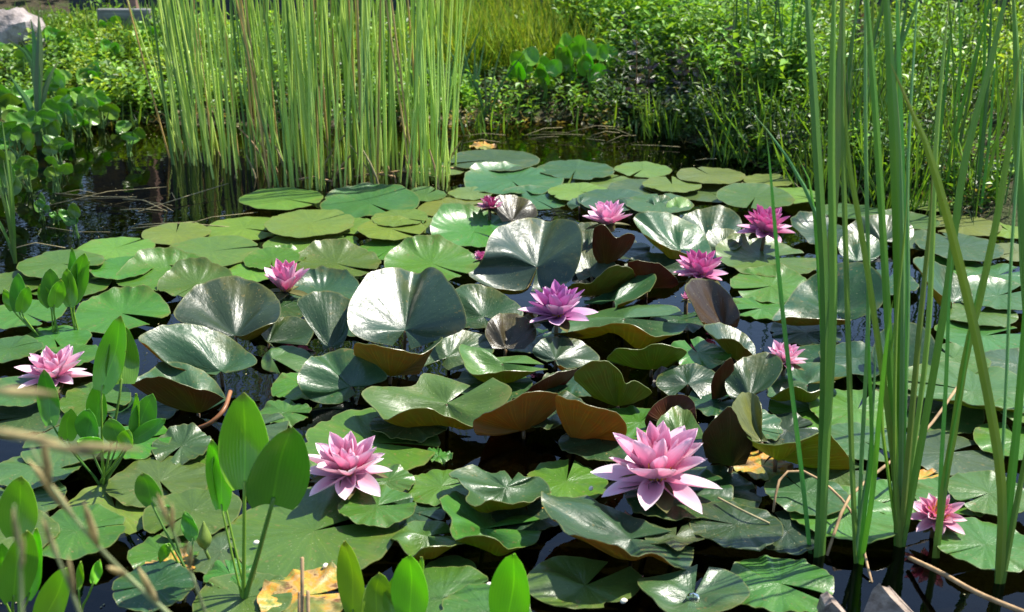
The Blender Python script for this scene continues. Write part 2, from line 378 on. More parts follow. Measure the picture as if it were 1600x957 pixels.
def hero(label, C, pts, tint='g', und='v', mode='d', p=1.22, sag=0.0, nt=64, nr=12, wave=.0012, up=None, group=None):
    """leaf traced from the photograph: C=(x,y,h cm) is where the stalk meets it; rim points carry how many cm
    farther (+) or nearer (-) than the stalk they stand, or with mode 'h' their height in cm; optional sag in cm"""
    c = at_h(C[0], C[1], C[2]/100); rim = []
    for q in pts:
        if q[2] == 'S':                       # this stretch of rim lies in the plane through the stalk that faces up, right and near
            n_ = Vector((.5, -.61, 1)); d_ = ray(q[0], q[1]); P = CP + d_*(n_.dot(c-CP)/n_.dot(d_))
        else: P = at_Y(q[0], q[1], c.y+q[2]/100)
        rim.append((*P, (q[3] if len(q) > 3 else sag)/100))
    R = catmull(rim, nt); s = R[:, 3]; B = R[:, :3]
    ph = random.uniform(0, 6); th = np.linspace(0, 6.28, nt)
    r = np.linspace(0, 1, nr)[:, None, None]; cc = np.array(c); r1 = r[..., 0]
    size = float(np.mean(np.linalg.norm(B-cc, axis=1)))
    ends = np.sin(np.linspace(0, np.pi, nt))**.5
    G = cc + (B[None]-cc)*r
    G[..., 2] = cc[2] + (B[None, :, 2]-cc[2])*r1**p - (s[None]*4*r1*(1-r1))
    k = size/.09
    G[..., 2] += k*wave*(ends*(np.sin(th*7+ph)+.7*np.sin(th*13+2*ph)+.5*np.sin(th*19+3*ph)))[None]*r1**5
    G[..., 2] += k*.0062*(ends*(np.sin(th*2+ph)+.8*np.sin(th*3+2.3*ph)+.5*np.sin(th*4+1.7*ph)))[None]*np.sin(r1*3.0)**1.5
    G[..., 1] -= k*.002*(ends*np.sin(th*5+ph*1.3))[None]*r1**3
    G[..., 2] = np.maximum(G[..., 2], -.02)
    return finish_pad(c, G, uvgrid(nr, nt), label, TINT[tint] if isinstance(tint, str) else tint, UND[und], group, up=up)
KF = [0]
def flat(x, y, wpx, notch=None, curl=None, amp=0.0, tint='g', h=None, label=None, group=None, asp=1.0, rot=0, und='v', tilt=None, spread=2.0, wave=1.0, mats=None):
    KF[0] += 1
    if h is None: h = .3+.42*((KF[0]*5) % 7)
    c = at_h(x, y, h/100); R = wpx/2*px(c); nt, nr = 84, 10
    na = math.radians(notch if notch is not None else random.uniform(0, 360)); gap = random.uniform(.02, .16)
    th = np.linspace(na+gap, na+2*math.pi-gap, nt); ph = random.uniform(0, 6)
    rad = R*(1+.03*np.sin(2*th+ph)+.014*np.sin(5*th+2*ph)+.005*np.sin(9*th+ph*3)+.003*np.sin(21*th+ph)); 
    e = np.minimum(th-na, na+2*math.pi-th); rad *= 1-.07*np.exp(-(e/.12)**2)
    for _ in range(random.choice((0, 1, 1, 2, 3))):      # chewed places on the rim
        rad = rad*(1-random.uniform(.03, .10)*np.exp(-((th-random.uniform(na+.4, na+5.9))/random.uniform(.03, .09))**2))
    ca, sa = math.cos(math.radians(rot)), math.sin(math.radians(rot))
    ux, uy = rad*np.cos(th), rad*np.sin(th)*asp
    ex, ey = ux*ca-uy*sa, ux*sa+uy*ca
    z = wave*(.0034*np.sin(3*th+ph)+.0022*np.sin(8*th+ph)+.0013*np.sin(15*th+2*ph)+.0008*np.sin(23*th))
    if curl is not None:
        z = z + amp/100*np.maximum(0, np.cos(th-math.radians(curl)))**spread
    tx, ty = tilt if tilt else (random.uniform(-.012, .012), random.uniform(-.004, .02))
    r = np.linspace(0, 1, nr)[:, None]
    G = np.zeros((nr, nt, 3)); G[..., 0] = ex*r; G[..., 1] = ey*r
    G[..., 2] = z*r**2.6 + (ex*tx+ey*ty)*r + .0022*wave*np.sin(2*th+ph*2)*np.sin(r*3.1) + .0002*np.sin(th*12+ph)*np.sin(r*3.1)
    if curl is not None: G[..., :2] *= (1-.12*(np.maximum(0, np.cos(th-math.radians(curl)))**spread)[None, :, None]*(r**3)[..., None]*min(1, amp/3))
    G = G + np.array(c)
    t = TINT[tint] if isinstance(tint, str) else tint
    return finish_pad(c, G, uvgrid(nr, nt), label, t, UND[und], group, stalk=False, mats=mats)

# --- the farthest floating pads
FAR = dict(wave=.4, label='flat pale green lily pad floating in the far rows before the planted bank', group='far floating pads')
for a in ((772, 250, 138, 200, None, 0, 'm'), (900, 265, 120, 260, None, 0, 'm'), (1005, 265, 90, 240, None, 0, 'y'), (1110, 274, 104, 110, None, 0, 'y'),
          (1200, 282, 78, 20, None, 0, 'y'), (1000, 293, 100, 300, None, 0, 'm'), (935, 284, 110, 45, None, 0, 'y'), (1050, 288, 90, 90, None, 0, 'y'), (687, 265, 84, 0, None, 0, 'y'),
          (1105, 299, 112, 300, 120, .8, 'm'), (1180, 308, 125, 250, 100, 1.0, 'm'), (1238, 305, 90, 330, None, 0, 'y'), (735, 302, 70, 30, None, 0, 'y'),
          (835, 311, 118, 300, 110, 1.2, 'm'), (960, 312, 120, 20, None, 0, 'm'), (905, 300, 100, 340, None, 0, 'y'), (715, 325, 120, 30, None, 0, 'y'), (1030, 318, 110, 80, None, 0, 'm'),
          (1452, 318, 76, 30, None, 0, 'y'), (1505, 352, 110, 200, None, 0, 'y'), (1575, 360, 90, 100, None, 0, 'y'), (1420, 345, 90, 90, 110, 1, 'm'), (1330, 330, 90, 30, None, 0, 'm'),
          (1590, 395, 90, 200, None, 0, 'y'), (1500, 385, 130, 100, None, 0, 'm'), (1440, 375, 100, 0, None, 0, 'm'), (665, 305, 66, 60, 100, .8, 'm')):
    flat(*a[:6], tint=a[6], **FAR)
flat(800, 283, 158, 290, 130, 2.6, 'm', h=1.2, label='lily pad with raised shiny far rim lying over the farthest flat pads', spread=1.2)
# --- pads in front of the rushes
RU = dict(wave=.4, label='flat yellow-green lily pad in the floating raft in front of the rushes', group='pads by the rushes')
for a in ((440, 310, 128, 330, None, 0, 'y'), (275, 364, 108, 100, None, 0, 'y'), (382, 357, 124, 340, None, 0, 'y'), (485, 348, 142, 45, None, 0, 'y'),
          (330, 393, 158, 20, None, 0, 'y'), (480, 380, 132, 30, None, 0, 'y'), (520, 378, 80, 200, None, 0, 'y'), (612, 358, 106, 320, 100, .8, 'y'), (180, 388, 118, 60, None, 0, 'y'),
          (608, 390, 102, 250, 60, 1.0, 'g'), (625, 340, 90, 330, None, 0, 'y'), (660, 352, 80, 90, None, 0, 'y'), (540, 352, 90, 200, None, 0, 'y'), (700, 340, 90, 160, None, 0, 'y'), (425, 405, 88, 280, 110, .9, 'g'), (395, 425, 90, 10, None, 0, 'y')):
    flat(*a[:6], tint=a[6], **RU)
flat(578, 318, 156, 310, 100, 2.4, 'm', h=.9, label='lily pad with upturned shiny rim touching the foot of the rushes', spread=1.0)
# --- left-hand raft
LE = dict(wave=.5, label='flat green lily pad at the edge beside the small marsh sprouts', group='pads by the sprouts')
for a in ((95, 412, 130, 340, None, 0, 'g'), (190, 418, 100, 200, None, 0, 'g'), (25, 440, 110, 20, None, 0, 'g'), (110, 445, 120, 80, None, 0, 'g'), (40, 490, 120, 320, None, 0, 'g'), (15, 545, 100, 40, None, 0, 'g'), (85, 530, 110, 300, None, 0, 'g'), (30, 610, 120, 60, None, 0, 'm'), (110, 555, 90, 160, None, 0, 'g'), (150, 625, 110, 330, 130, .8, 'g'), (45, 650, 130, 200, None, 0, 'm')):
    flat(*a[:6], tint=a[6], **LE)
flat(262, 430, 152, 300, 115, 3.4, 'g', h=1.2, label='lily pad with a tall curled shiny far rim beside the marsh sprouts', spread=1.1)
flat(308, 444, 118, 250, 105, 3.2, 'g', h=2.0, label='small lily pad with wrinkled white-gleaming rim against the big dark standing leaf', spread=.9)
flat(190, 490, 150, 330, 105, 2.6, 'g', h=.8, label='broad green lily pad with a white-gleaming rim behind the paired upright leaves', spread=1.2)
flat(525, 412, 140, 330, 110, 2.6, 'g', h=1.2, label='broad lily pad with curled gleaming rim behind the cup-shaped pink lily', spread=1.1)
flat(445, 402, 70, 200, 110, 1.2, 'g', h=1.6, label='small lily pad with lifted rim tucked behind the cup-shaped pink lily')
flat(505, 455, 112, 250, 100, 3.2, 's', h=1.5, label='silver-gleaming lily pad just beside the cup-shaped pink lily', spread=.8)
flat(740, 362, 140, 320, 130, 4.0, 'g', h=1.6, label='bright lily pad with high shining rim beside the tall standing grey leaf', spread=1.0, tilt=(-.03, .06))
flat(675, 412, 150, 315, 110, 3.4, 'g', h=1.4, label='large green lily pad with gleaming curled rim behind the folded silver leaf', spread=1.1)
# --- right side pads
flat(1195, 405, 162, 20, 120, 3.0, 'g', h=1.4, label='large lily pad with white-gleaming rim below the far right pink lily', spread=1.2)
flat(1205, 447, 132, 200, 80, 1.6, 'g', h=.8, label='smooth green lily pad lying beside the big dark leaf behind the cattails')
flat(1190, 482, 98, 200, None, 0, 'g', h=.3, label='pale green flat pad at the edge of the blue open water')
flat(1290, 365, 120, 60, 140, 3.4, 'd', h=1.4, label='shadow-striped lily pad beside the far right pink lily', spread=1)
RI = dict(wave=.6, label='flat green lily pad striped by cattail shadows', group='pads among the cattails')
for a in ((1560, 430, 110, 30, None, 0, 'm'), (1500, 425, 110, 300, 100, 1.4, 'g'), (1560, 462, 130, 30, 100, 1.8, 'm'), (1530, 490, 110, 60, None, 0, 'g'), (1540, 525, 150, 20, None, 0, 'g'), (1490, 560, 110, 100, None, 0, 'g'), (1590, 570, 120, 10, None, 0, 'm'),
          (1400, 585, 120, 90, None, 0, 'g'), (1480, 708, 150, 20, None, 0, 'm'), (1350, 690, 130, 300, None, 0, 'g'), (1310, 740, 110, 20, None, 0, 'm'), (1290, 560, 100, 20, None, 0, 'd'), (1545, 770, 130, 210, None, 0, 'g'), (1540, 850, 150, 200, None, 0, 'g'), (1590, 690, 130, 80, None, 0, 'g'),
          (1460, 645, 150, 60, None, 0, 'm'), (1260, 770, 130, 110, None, 0, 'm'), (1380, 440, 110, 60, None, 0, 'd'), (1430, 620, 120, 0, None, 0, 'm'), (1600, 640, 90, 90, None, 0, 'g')):
    flat(*a[:6], tint=a[6], **RI)
flat(1520, 612, 215, 160, 250, 2.6, 'g', h=2.6, label='very large lily pad with a rolled near rim behind the long slanting cattail leaf', tilt=(0, .06), spread=1.0)
flat(1320, 808, 175, 95, 260, 1.2, 'g', h=1.4, label='broad green pad crossed by shadows at the foot of the cattail clumps')
flat(1220, 912, 160, 330, None, 0, 'g', h=1.0, label='round green pad with cattail shadows next to the broken wooden boards')
# --- foreground pads
flat(490, 830, 268, 25, None, 0, 'g', h=1.2, label='very large flat pad under the pink lily, with tan seeds on it', asp=.98)
flat(580, 692, 220, 350, 120, .6, 'g', h=.8, label='large pad right behind the pink lily on the biggest pad')
flat(605, 752, 90, 200, None, 0, 'g', h=2.0, label='small olive pad tip beside the petals of the pink lily')
flat(445, 644, 82, 345, None, 0, 'g', h=.8, label='small oval pad floating in the water gap behind the tall paired leaves')
flat(284, 697, 94, 250, 120, 1.0, 's', h=2.0, label='dull grey-green pad beside the brown bent stalk', tilt=(.05, .1))
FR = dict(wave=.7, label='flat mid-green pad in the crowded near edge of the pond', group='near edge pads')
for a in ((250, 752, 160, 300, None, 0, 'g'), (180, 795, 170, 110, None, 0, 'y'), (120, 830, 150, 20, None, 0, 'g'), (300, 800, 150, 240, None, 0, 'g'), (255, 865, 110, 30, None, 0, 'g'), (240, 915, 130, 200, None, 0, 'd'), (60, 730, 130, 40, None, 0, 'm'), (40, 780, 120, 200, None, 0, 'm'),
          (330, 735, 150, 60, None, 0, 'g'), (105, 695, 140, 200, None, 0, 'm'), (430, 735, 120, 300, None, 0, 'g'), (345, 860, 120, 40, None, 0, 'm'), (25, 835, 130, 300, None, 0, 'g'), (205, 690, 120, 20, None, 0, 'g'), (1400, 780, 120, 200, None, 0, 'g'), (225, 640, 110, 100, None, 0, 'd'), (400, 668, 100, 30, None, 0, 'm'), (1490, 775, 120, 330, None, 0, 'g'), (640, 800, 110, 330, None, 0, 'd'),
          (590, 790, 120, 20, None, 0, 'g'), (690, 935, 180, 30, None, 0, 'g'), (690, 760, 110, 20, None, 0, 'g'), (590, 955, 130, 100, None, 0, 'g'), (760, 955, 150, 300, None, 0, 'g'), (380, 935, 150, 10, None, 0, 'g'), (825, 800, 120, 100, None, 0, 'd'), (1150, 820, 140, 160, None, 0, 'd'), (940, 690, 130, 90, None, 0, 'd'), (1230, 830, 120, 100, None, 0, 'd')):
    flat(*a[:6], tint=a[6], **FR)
flat(885, 752, 130, 80, None, 0, 'g', h=1.0, label='green pad with a white husk on it beside the biggest pink lily')
flat(685, 712, 44, 90, None, 0, 'g', h=.5, label='tiny young pad on dark water behind the ruffled pad')
flat(360, 898, 80, 120, None, 0, 'g', h=1.6, label='small pad folded against the stalks of the tall paired leaves')
SH = dict(label='dark pad lying low, shade tinted into its green, under the standing leaves', group='shaded low pads')  # mostly the darkest green, tinting in the shade beneath the standing leaves
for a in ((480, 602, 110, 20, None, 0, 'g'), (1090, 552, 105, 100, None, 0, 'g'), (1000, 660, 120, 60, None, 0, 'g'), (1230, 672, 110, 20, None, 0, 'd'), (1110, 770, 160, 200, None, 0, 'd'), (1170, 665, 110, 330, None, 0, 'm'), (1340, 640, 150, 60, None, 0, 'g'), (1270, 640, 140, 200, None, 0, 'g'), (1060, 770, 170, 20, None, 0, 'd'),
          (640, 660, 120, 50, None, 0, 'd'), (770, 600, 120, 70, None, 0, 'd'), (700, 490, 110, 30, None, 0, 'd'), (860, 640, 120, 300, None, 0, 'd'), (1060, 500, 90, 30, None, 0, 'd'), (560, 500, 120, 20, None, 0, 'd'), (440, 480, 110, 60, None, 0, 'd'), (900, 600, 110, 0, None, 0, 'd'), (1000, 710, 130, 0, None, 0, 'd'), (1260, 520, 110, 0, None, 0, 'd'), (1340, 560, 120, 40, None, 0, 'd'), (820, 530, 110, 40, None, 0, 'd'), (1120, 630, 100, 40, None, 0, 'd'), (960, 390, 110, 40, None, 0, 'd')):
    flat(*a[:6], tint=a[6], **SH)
# yellowing leaves
flat(478, 930, 150, 20, None, 0, (.62, .36, .07), h=1.8, label='yellow and orange decaying pad beside the dry sticks', wave=1.6, mats=DECM)
flat(265, 885, 80, 20, None, 0, (.34, .28, .07), h=1.2, label='half yellow pad lying below the small closed bud', mats=DECM)
flat(1192, 728, 90, 60, None, 0, (.60, .40, .09), h=.6, label='yellow decaying pad under the olive folded leaf', mats=DECM)
flat(1440, 748, 80, 30, None, 0, (.55, .42, .07), h=.7, label='yellow decaying pad behind the lily with a yellow centre', mats=DECM)
flat(755, 228, 42, 90, None, 0, (.55, .30, .05), h=.4, label='small orange leaf floating alone by the far bank', mats=DECM)
flat(870, 800, 50, 90, None, 0, (.55, .26, .04), h=.3, label='small orange leaf scrap beside the streaked silver leaf', mats=DECM)

# --- leaves standing above the water, each traced from its outline
hero('tall standing grey-green leaf with two round lobes in the middle of the pond', (839, 417, 6),
     [(823, 452, -4), (812, 453, -6, 2), (785, 452, -7, 2.5), (758, 445, -7, 2.5), (731, 429, -5, 1), (745, 421, -3), (756, 400, 'S'), (765, 370, 'S'), (790, 350, 'S'), (825, 340, 'S'), (853, 346, 13), (878, 342, 9), (903, 350, 4), (910, 375, -1), (905, 410, -4), (888, 440, -5), (855, 455, -5, 1.5), (830, 455, -5, .5)], 's', 'v', p=1.05)
hero('folded silver leaf, one half shining white and one half in shade', (633, 516, 5),
     [(613, 541, -3), (575, 533, 'S'), (547, 517, 'S'), (543, 487, 'S'), (552, 460, 'S'), (580, 426, 'S'), (620, 417, 'S'), (648, 428, 14), (672, 418, 10), (692, 428, 6), (712, 455, 1), (727, 490, -4), (725, 513, -5), (700, 526, -4), (665, 538, -3), (642, 546, -3)], 's', 'o', p=1.05)
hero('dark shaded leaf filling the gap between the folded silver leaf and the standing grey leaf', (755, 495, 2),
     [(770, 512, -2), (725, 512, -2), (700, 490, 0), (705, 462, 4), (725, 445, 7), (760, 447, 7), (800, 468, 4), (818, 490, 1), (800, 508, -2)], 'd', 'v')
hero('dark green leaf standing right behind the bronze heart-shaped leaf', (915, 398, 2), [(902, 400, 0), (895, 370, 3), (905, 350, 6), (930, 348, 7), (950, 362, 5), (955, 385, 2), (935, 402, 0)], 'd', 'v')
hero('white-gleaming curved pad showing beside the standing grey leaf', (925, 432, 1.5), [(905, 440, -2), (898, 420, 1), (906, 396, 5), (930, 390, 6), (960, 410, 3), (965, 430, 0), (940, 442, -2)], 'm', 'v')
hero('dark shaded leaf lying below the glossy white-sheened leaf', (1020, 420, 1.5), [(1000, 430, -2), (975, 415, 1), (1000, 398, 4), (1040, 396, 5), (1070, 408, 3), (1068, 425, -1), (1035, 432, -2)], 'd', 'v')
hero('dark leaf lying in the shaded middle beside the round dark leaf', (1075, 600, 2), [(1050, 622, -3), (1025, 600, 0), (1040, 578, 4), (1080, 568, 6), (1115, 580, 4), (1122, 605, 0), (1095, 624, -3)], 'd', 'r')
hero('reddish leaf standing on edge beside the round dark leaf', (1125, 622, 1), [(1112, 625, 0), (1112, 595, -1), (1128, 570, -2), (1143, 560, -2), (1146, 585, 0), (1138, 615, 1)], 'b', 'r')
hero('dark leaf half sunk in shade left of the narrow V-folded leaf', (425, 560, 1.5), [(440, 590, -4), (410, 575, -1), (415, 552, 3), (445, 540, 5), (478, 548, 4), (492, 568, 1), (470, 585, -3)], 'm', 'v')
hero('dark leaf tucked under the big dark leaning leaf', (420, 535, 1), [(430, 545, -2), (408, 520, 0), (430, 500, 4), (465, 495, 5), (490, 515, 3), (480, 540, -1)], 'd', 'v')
hero('ochre-backed leaf curling up in front of the folded silver leaf', (610, 588, 1.5),
     [(655, 585, 2), (683, 534, 3), (690, 531, 1), (656, 554, -3), (630, 547, -5), (590, 540, -5), (556, 537, -3), (560, 560, 3), (600, 566, 6), (640, 566, 5), (655, 575, 3)], 'd', 'o')
hero('two-lobed leaf with pale left half lying over blue-shadowed water', (548, 604, 2),
     [(556, 616, 0), (525, 632, -3), (486, 625, -3), (467, 605, 'S'), (466, 583, 'S'), (484, 560, 'S'), (505, 555, 8), (531, 545, 8), (560, 550, 7), (594, 576, 3), (606, 590, 1), (585, 600, 0), (566, 606, 0)], 's', 'v')
hero('narrow V-folded silver leaf left of the folded silver leaf', (517, 542, 3),
     [(508, 547, 0), (495, 525, 1), (478, 500, 3), (464, 470, 5), (490, 457, 7), (522, 456, 8), (547, 470, 7), (546, 498, 4), (541, 528, 1), (528, 545, 0)], 's', 'v')
hero('big dark leaf leaning up, beside the cup-shaped pink lily', (368, 524, 2),
     [(352, 527, -1), (310, 513, -1), (272, 495, 1), (288, 463, 6), (318, 441, 10), (355, 432, 12), (400, 440, 11), (430, 461, 8), (439, 486, 3), (430, 502, -1, 1), (405, 513, -3, 1), (380, 525, -2)], 'd', 'v')
hero('large gleaming leaf with an ochre curled left edge', (345, 580, 3),
     [(338, 586, -2), (300, 581, -3), (265, 569, -4, 1), (240, 548, -3, 2), (216, 527, -1, 1.5), (250, 511, 'S'), (290, 506, 'S'), (330, 514, 'S'), (370, 535, 6), (402, 565, 2), (375, 578, -1), (352, 583, -2)], 's', 'o')
hero('curled leaf showing a dark red-brown underside and silver inside', (310, 645, .5),
     [(352, 626, 1), (350, 616, 3), (330, 590, 8), (290, 567, 9), (250, 568, 8), (232, 580, 4), (204, 600, -2), (240, 588, -5), (285, 600, -6), (330, 612, -4), (350, 622, -1)], 's', 'r')
hero('bright green pad with a drooping wavy near rim in front of the ochre-backed leaf', (698, 630, 3.5),
     [(735, 603, 4), (690, 588, 7), (662, 584, 7), (646, 602, 4), (600, 604, 2), (564, 613, -1), (588, 640, -5, 1), (601, 655, -8, 2.5), (637, 641, -9, 3.5), (670, 638, -9, 3.5), (705, 652, -8, 3), (742, 668, -7, 2), (775, 645, -4), (800, 610, 0), (770, 590, 4)], 'g', 'v')
hero('brown-backed leaf rising out of dark water next to the drooping pad', (818, 672, 1.5),
     [(840, 662, 2), (868, 640, 2), (871, 617, -2), (840, 611, -5), (800, 624, -6), (768, 642, -6), (740, 657, -4), (745, 679, -4), (770, 668, 3), (800, 648, 6), (830, 650, 5)], 'b', 'o')
hero('ochre-backed upright leaf on a short stalk above black water', (898, 686, 1.5),
     [(935, 692, 0), (962, 692, -1), (976, 684, -2), (978, 661, -4), (955, 641, -5), (920, 633, -6), (886, 623, -5), (869, 618, -3), (872, 645, -1), (884, 640, 5), (930, 645, 7), (955, 665, 4)], 'b', 'o')
hero('olive-backed upright leaf with a crumpled right edge', (965, 634, 2),
     [(990, 630, 1), (1018, 614, -1), (1005, 601, -2), (990, 594, -2), (978, 601, -3), (969, 580, -4), (945, 565, -5), (920, 565, -5), (897, 586, -4), (908, 603, -2), (930, 620, 0), (935, 600, 6), (970, 605, 6)], 'g', 'v')
hero('low olive-backed leaf with a rippled upper edge in the shaded middle', (1018, 577, 1.5),
     [(1050, 572, 1), (1073, 551, -1), (1058, 543, -3), (1030, 537, -4), (1000, 545, -4), (966, 545, -4), (948, 562, -2), (975, 571, -1), (990, 556, 6), (1030, 553, 6)], 'g', 'v')
hero('wide leaf with an ochre rolled near rim behind the purple-pink lily', (975, 497, 4),
     [(1068, 492, 2), (1052, 478, 6), (1000, 477, 9), (950, 482, 9), (915, 495, 7), (880, 503, 2), (862, 519, -5, 1), (900, 517, -7, 2.5), (950, 507, -9, 3.5), (990, 508, -10, 4), (1020, 523, -10, 3.5), (1060, 522, -6, 1.5), (1076, 507, -2)], 'm', 'o')
hero('leaf with an upswept right corner behind the rolled-rim leaf', (960, 470, 3),
     [(940, 476, 0), (912, 474, 0), (932, 464, 4), (962, 452, 7), (1000, 429, 9), (1025, 430, 7), (1019, 449, 2), (1000, 463, -4, 1), (965, 476, -5, 1)], 's', 'v')
hero('olive curled leaf with a dried brown crest behind the standing grey leaf', (925, 462, 2),
     [(895, 462, 0), (884, 452, -1), (902, 442, -3), (925, 441, -4), (950, 418, -4), (975, 416, -3), (990, 424, 0), (985, 440, 4), (940, 452, 5)], 'b', 'v')
hero('bronze leaf curling in shade left of the magenta lily', (1010, 450, 2),
     [(1050, 450, 0), (1060, 440, -2), (1035, 415, -2), (1005, 408, -3), (982, 410, -2), (990, 425, 5), (1030, 432, 6)], 'b', 'r')
hero('upright bronze heart-shaped leaf right under a pale pink lily', (946, 414, 3),
     [(950, 414, 1), (970, 402, 0), (985, 387, -1), (992, 368, -3), (975, 366, -4), (962, 371, -4), (945, 353, -5), (928, 358, -4), (927, 395, -1), (938, 412, 1), (936, 385, 6), (965, 385, 6), (960, 405, 4)], 'b', 'r')
hero('glossy leaf with a white sheen beside a pale pink lily, ochre near edge', (1062, 390, 3),
     [(1105, 400, -1), (1112, 394, 0), (1100, 365, 6), (1075, 346, 9), (1035, 331, 'S'), (1008, 331, 'S'), (990, 341, 4), (1003, 362, -3, 1.5), (1025, 378, -6, 2.5), (1048, 388, -7, 3), (1080, 400, -4, 1)], 's', 'o')
hero('two-toned leaf folded down the middle behind the magenta lily', (1108, 378, 2),
     [(1090, 382, -1), (1070, 362, 2), (1066, 340, 6), (1085, 330, 8), (1105, 324, 9), (1130, 322, 9), (1150, 333, 7), (1160, 352, 4), (1145, 372, 0), (1120, 382, -1)], 's', 'v')
hero('dark leaf cupped behind a pale pink lily', (985, 330, 2),
     [(970, 336, 0), (950, 330, 2), (958, 315, 6), (980, 309, 8), (1000, 318, 6), (1010, 332, 2), (995, 338, 0)], 'd', 'v')
hero('small gleaming leaf cupped near the farthest pads', (905, 322, 2),
     [(893, 328, 0), (886, 318, 3), (900, 309, 6), (920, 307, 7), (938, 314, 5), (935, 326, 1), (915, 330, 0)], 's', 'v')
hero('green leaf with a dark folded tip below the two-toned leaf', (1135, 392, 2),
     [(1115, 394, 0), (1104, 380, 2), (1106, 362, 5), (1130, 357, 7), (1150, 362, 6), (1161, 378, 3), (1150, 390, 0)], 'm', 'v')
hero('small pale leaf standing by the far shaded pads', (1060, 335, 2), [(1045, 338, 0), (1041, 320, 4), (1055, 309, 7), (1072, 310, 7), (1080, 322, 4), (1072, 337, 0)], 'y', 'v')
hero('small glossy dark leaf standing behind the shining leaf', (1025, 328, 2), [(1010, 330, 0), (1008, 318, 3), (1022, 307, 6), (1042, 306, 6), (1050, 318, 3), (1040, 330, 0)], 's', 'v')
hero('dull purple-bronze leaf standing beside the half hidden dark lily', (800, 345, 3), [(785, 347, 0), (772, 325, 2), (775, 308, 5), (800, 305, 7), (828, 314, 6), (840, 335, 2), (820, 347, 0)], 'b', 'r')
hero('bronze upright leaf with an orange lower edge in front of the magenta lily', (1132, 512, 2),
     [(1152, 512, 0), (1156, 492, 0), (1145, 468, 2), (1125, 445, 4), (1100, 435, 5), (1081, 437, 3), (1070, 450, 0), (1080, 472, -3, 1), (1095, 500, -4, 1), (1118, 512, -2)], 'b', 'o')
hero('cupped green leaf with an olive near side beside the blue water gap', (1150, 562, 1.5),
     [(1180, 562, 1), (1178, 538, 4), (1152, 514, 7), (1120, 505, 6), (1100, 510, 1), (1118, 527, -4), (1150, 532, -6), (1172, 550, -4), (1180, 560, -1)], 's', 'v')
hero('round dark leaf standing in front of the half hidden pale lily', (1172, 620, 3),
     [(1158, 631, 0), (1140, 620, 0), (1133, 598, 2), (1146, 570, 'S'), (1180, 553, 7), (1206, 552, 7), (1222, 565, 5), (1218, 586, 2), (1200, 606, 0), (1182, 616, 0)], 'd', 'r')
hero('dark olive leaf back rising beside the biggest pink lily', (1142, 728, 1.5),
     [(1165, 725, 0), (1176, 692, -2), (1160, 668, -4), (1150, 648, -5), (1139, 634, -5), (1115, 656, -4), (1098, 680, -3), (1099, 702, -2), (1110, 724, 0), (1115, 700, 6), (1150, 695, 6)], 'd', 'k')
hero('light green pointed leaf rising from the olive folded leaf', (1190, 690, 3),
     [(1172, 690, -1), (1143, 652, 0), (1152, 620, 3), (1170, 613, 5), (1185, 622, 4), (1190, 645, 2), (1188, 668, 1), (1200, 690, 0)], 'y', 'v')
hero('olive folded leaf on a thick stalk behind the thin cattail leaf', (1212, 716, 3),
     [(1175, 695, 1), (1160, 675, -1), (1180, 690, -4), (1225, 695, -6), (1255, 685, -6), (1282, 675, -5), (1300, 682, -4), (1328, 718, -2), (1330, 738, 0), (1290, 715, 4), (1240, 705, 5), (1200, 700, 4)], 'y', 'v')
hero('shiny green triangular leaf right behind the biggest pink lily', (1062, 690, 2),
     [(1040, 688, 0), (1026, 662, 1), (1050, 638, 5), (1070, 633, 6), (1086, 655, 3), (1099, 682, 0), (1080, 690, 0)], 'g', 'r')
hero('dark bronze rim of a leaf arching over the shiny triangular leaf', (1050, 665, 2),
     [(1010, 668, 0), (1008, 655, -1), (1022, 632, 0), (1045, 619, 1), (1070, 617, 1), (1085, 632, 0), (1088, 656, -1), (1080, 645, 5), (1045, 638, 7), (1015, 655, 4)], 'b', 'r')
hero('small pinkish-brown leaf tip poking from the shaded middle', (1030, 604, 1), [(1020, 606, 0), (1022, 585, 2), (1034, 573, 3), (1048, 580, 3), (1056, 592, 1), (1040, 603, 0)], 'b', 'r')
hero('big dark rounded leaf behind the cattail leaves', (1305, 488, 4),
     [(1330, 500, -5, 1.5), (1280, 498, -6, 2), (1240, 496, -6, 2.5), (1206, 500, -4, 1.5), (1222, 480, 2), (1240, 455, 8), (1270, 430, 12), (1312, 412, 11), (1350, 412, 7), (1376, 430, 3), (1384, 455, 0), (1375, 480, -3), (1345, 495, -4, 1)], 'd', 'o')
hero('shiny dark leaf with olive near rim beside the half hidden pale lily', (1262, 600, 3),
     [(1300, 590, 0), (1325, 587, -1), (1318, 572, 3), (1280, 566, 6), (1235, 570, 6), (1208, 588, 3), (1200, 620, -5, 1.5), (1240, 604, -7, 3), (1265, 612, -7, 2.5), (1285, 608, -6, 2), (1305, 596, -4)], 's', 'v')
hero('dark leaf standing upright in the thick of the cattails', (1400, 585, 2), [(1380, 588, 0), (1362, 560, 1), (1372, 525, 4), (1400, 503, 6), (1440, 510, 6), (1462, 535, 4), (1466, 565, 1), (1440, 585, 0)], 'd', 'k')
hero('wavy grey leaf with orange-brown near side between cattail leaves', (1490, 472, 2),
     [(1508, 480, 0), (1520, 462, 1), (1508, 440, 4), (1480, 419, 6), (1450, 403, 6), (1427, 405, 1), (1440, 425, -4, 1), (1460, 452, -6, 1.5), (1488, 473, -5, 1)], 's', 'o')
hero('silver leaf shining behind the left cattail clump', (1340, 408, 2), [(1325, 410, 0), (1310, 390, 2), (1318, 368, 6), (1345, 365, 7), (1370, 372, 6), (1378, 395, 2), (1360, 410, 0)], 's', 'v')
hero('large dark leaf cupped at the far side of the cattails', (1380, 378, 2), [(1360, 382, 0), (1322, 365, 2), (1335, 345, 7), (1370, 335, 9), (1410, 340, 8), (1428, 360, 4), (1420, 380, 0)], 'd', 'v')
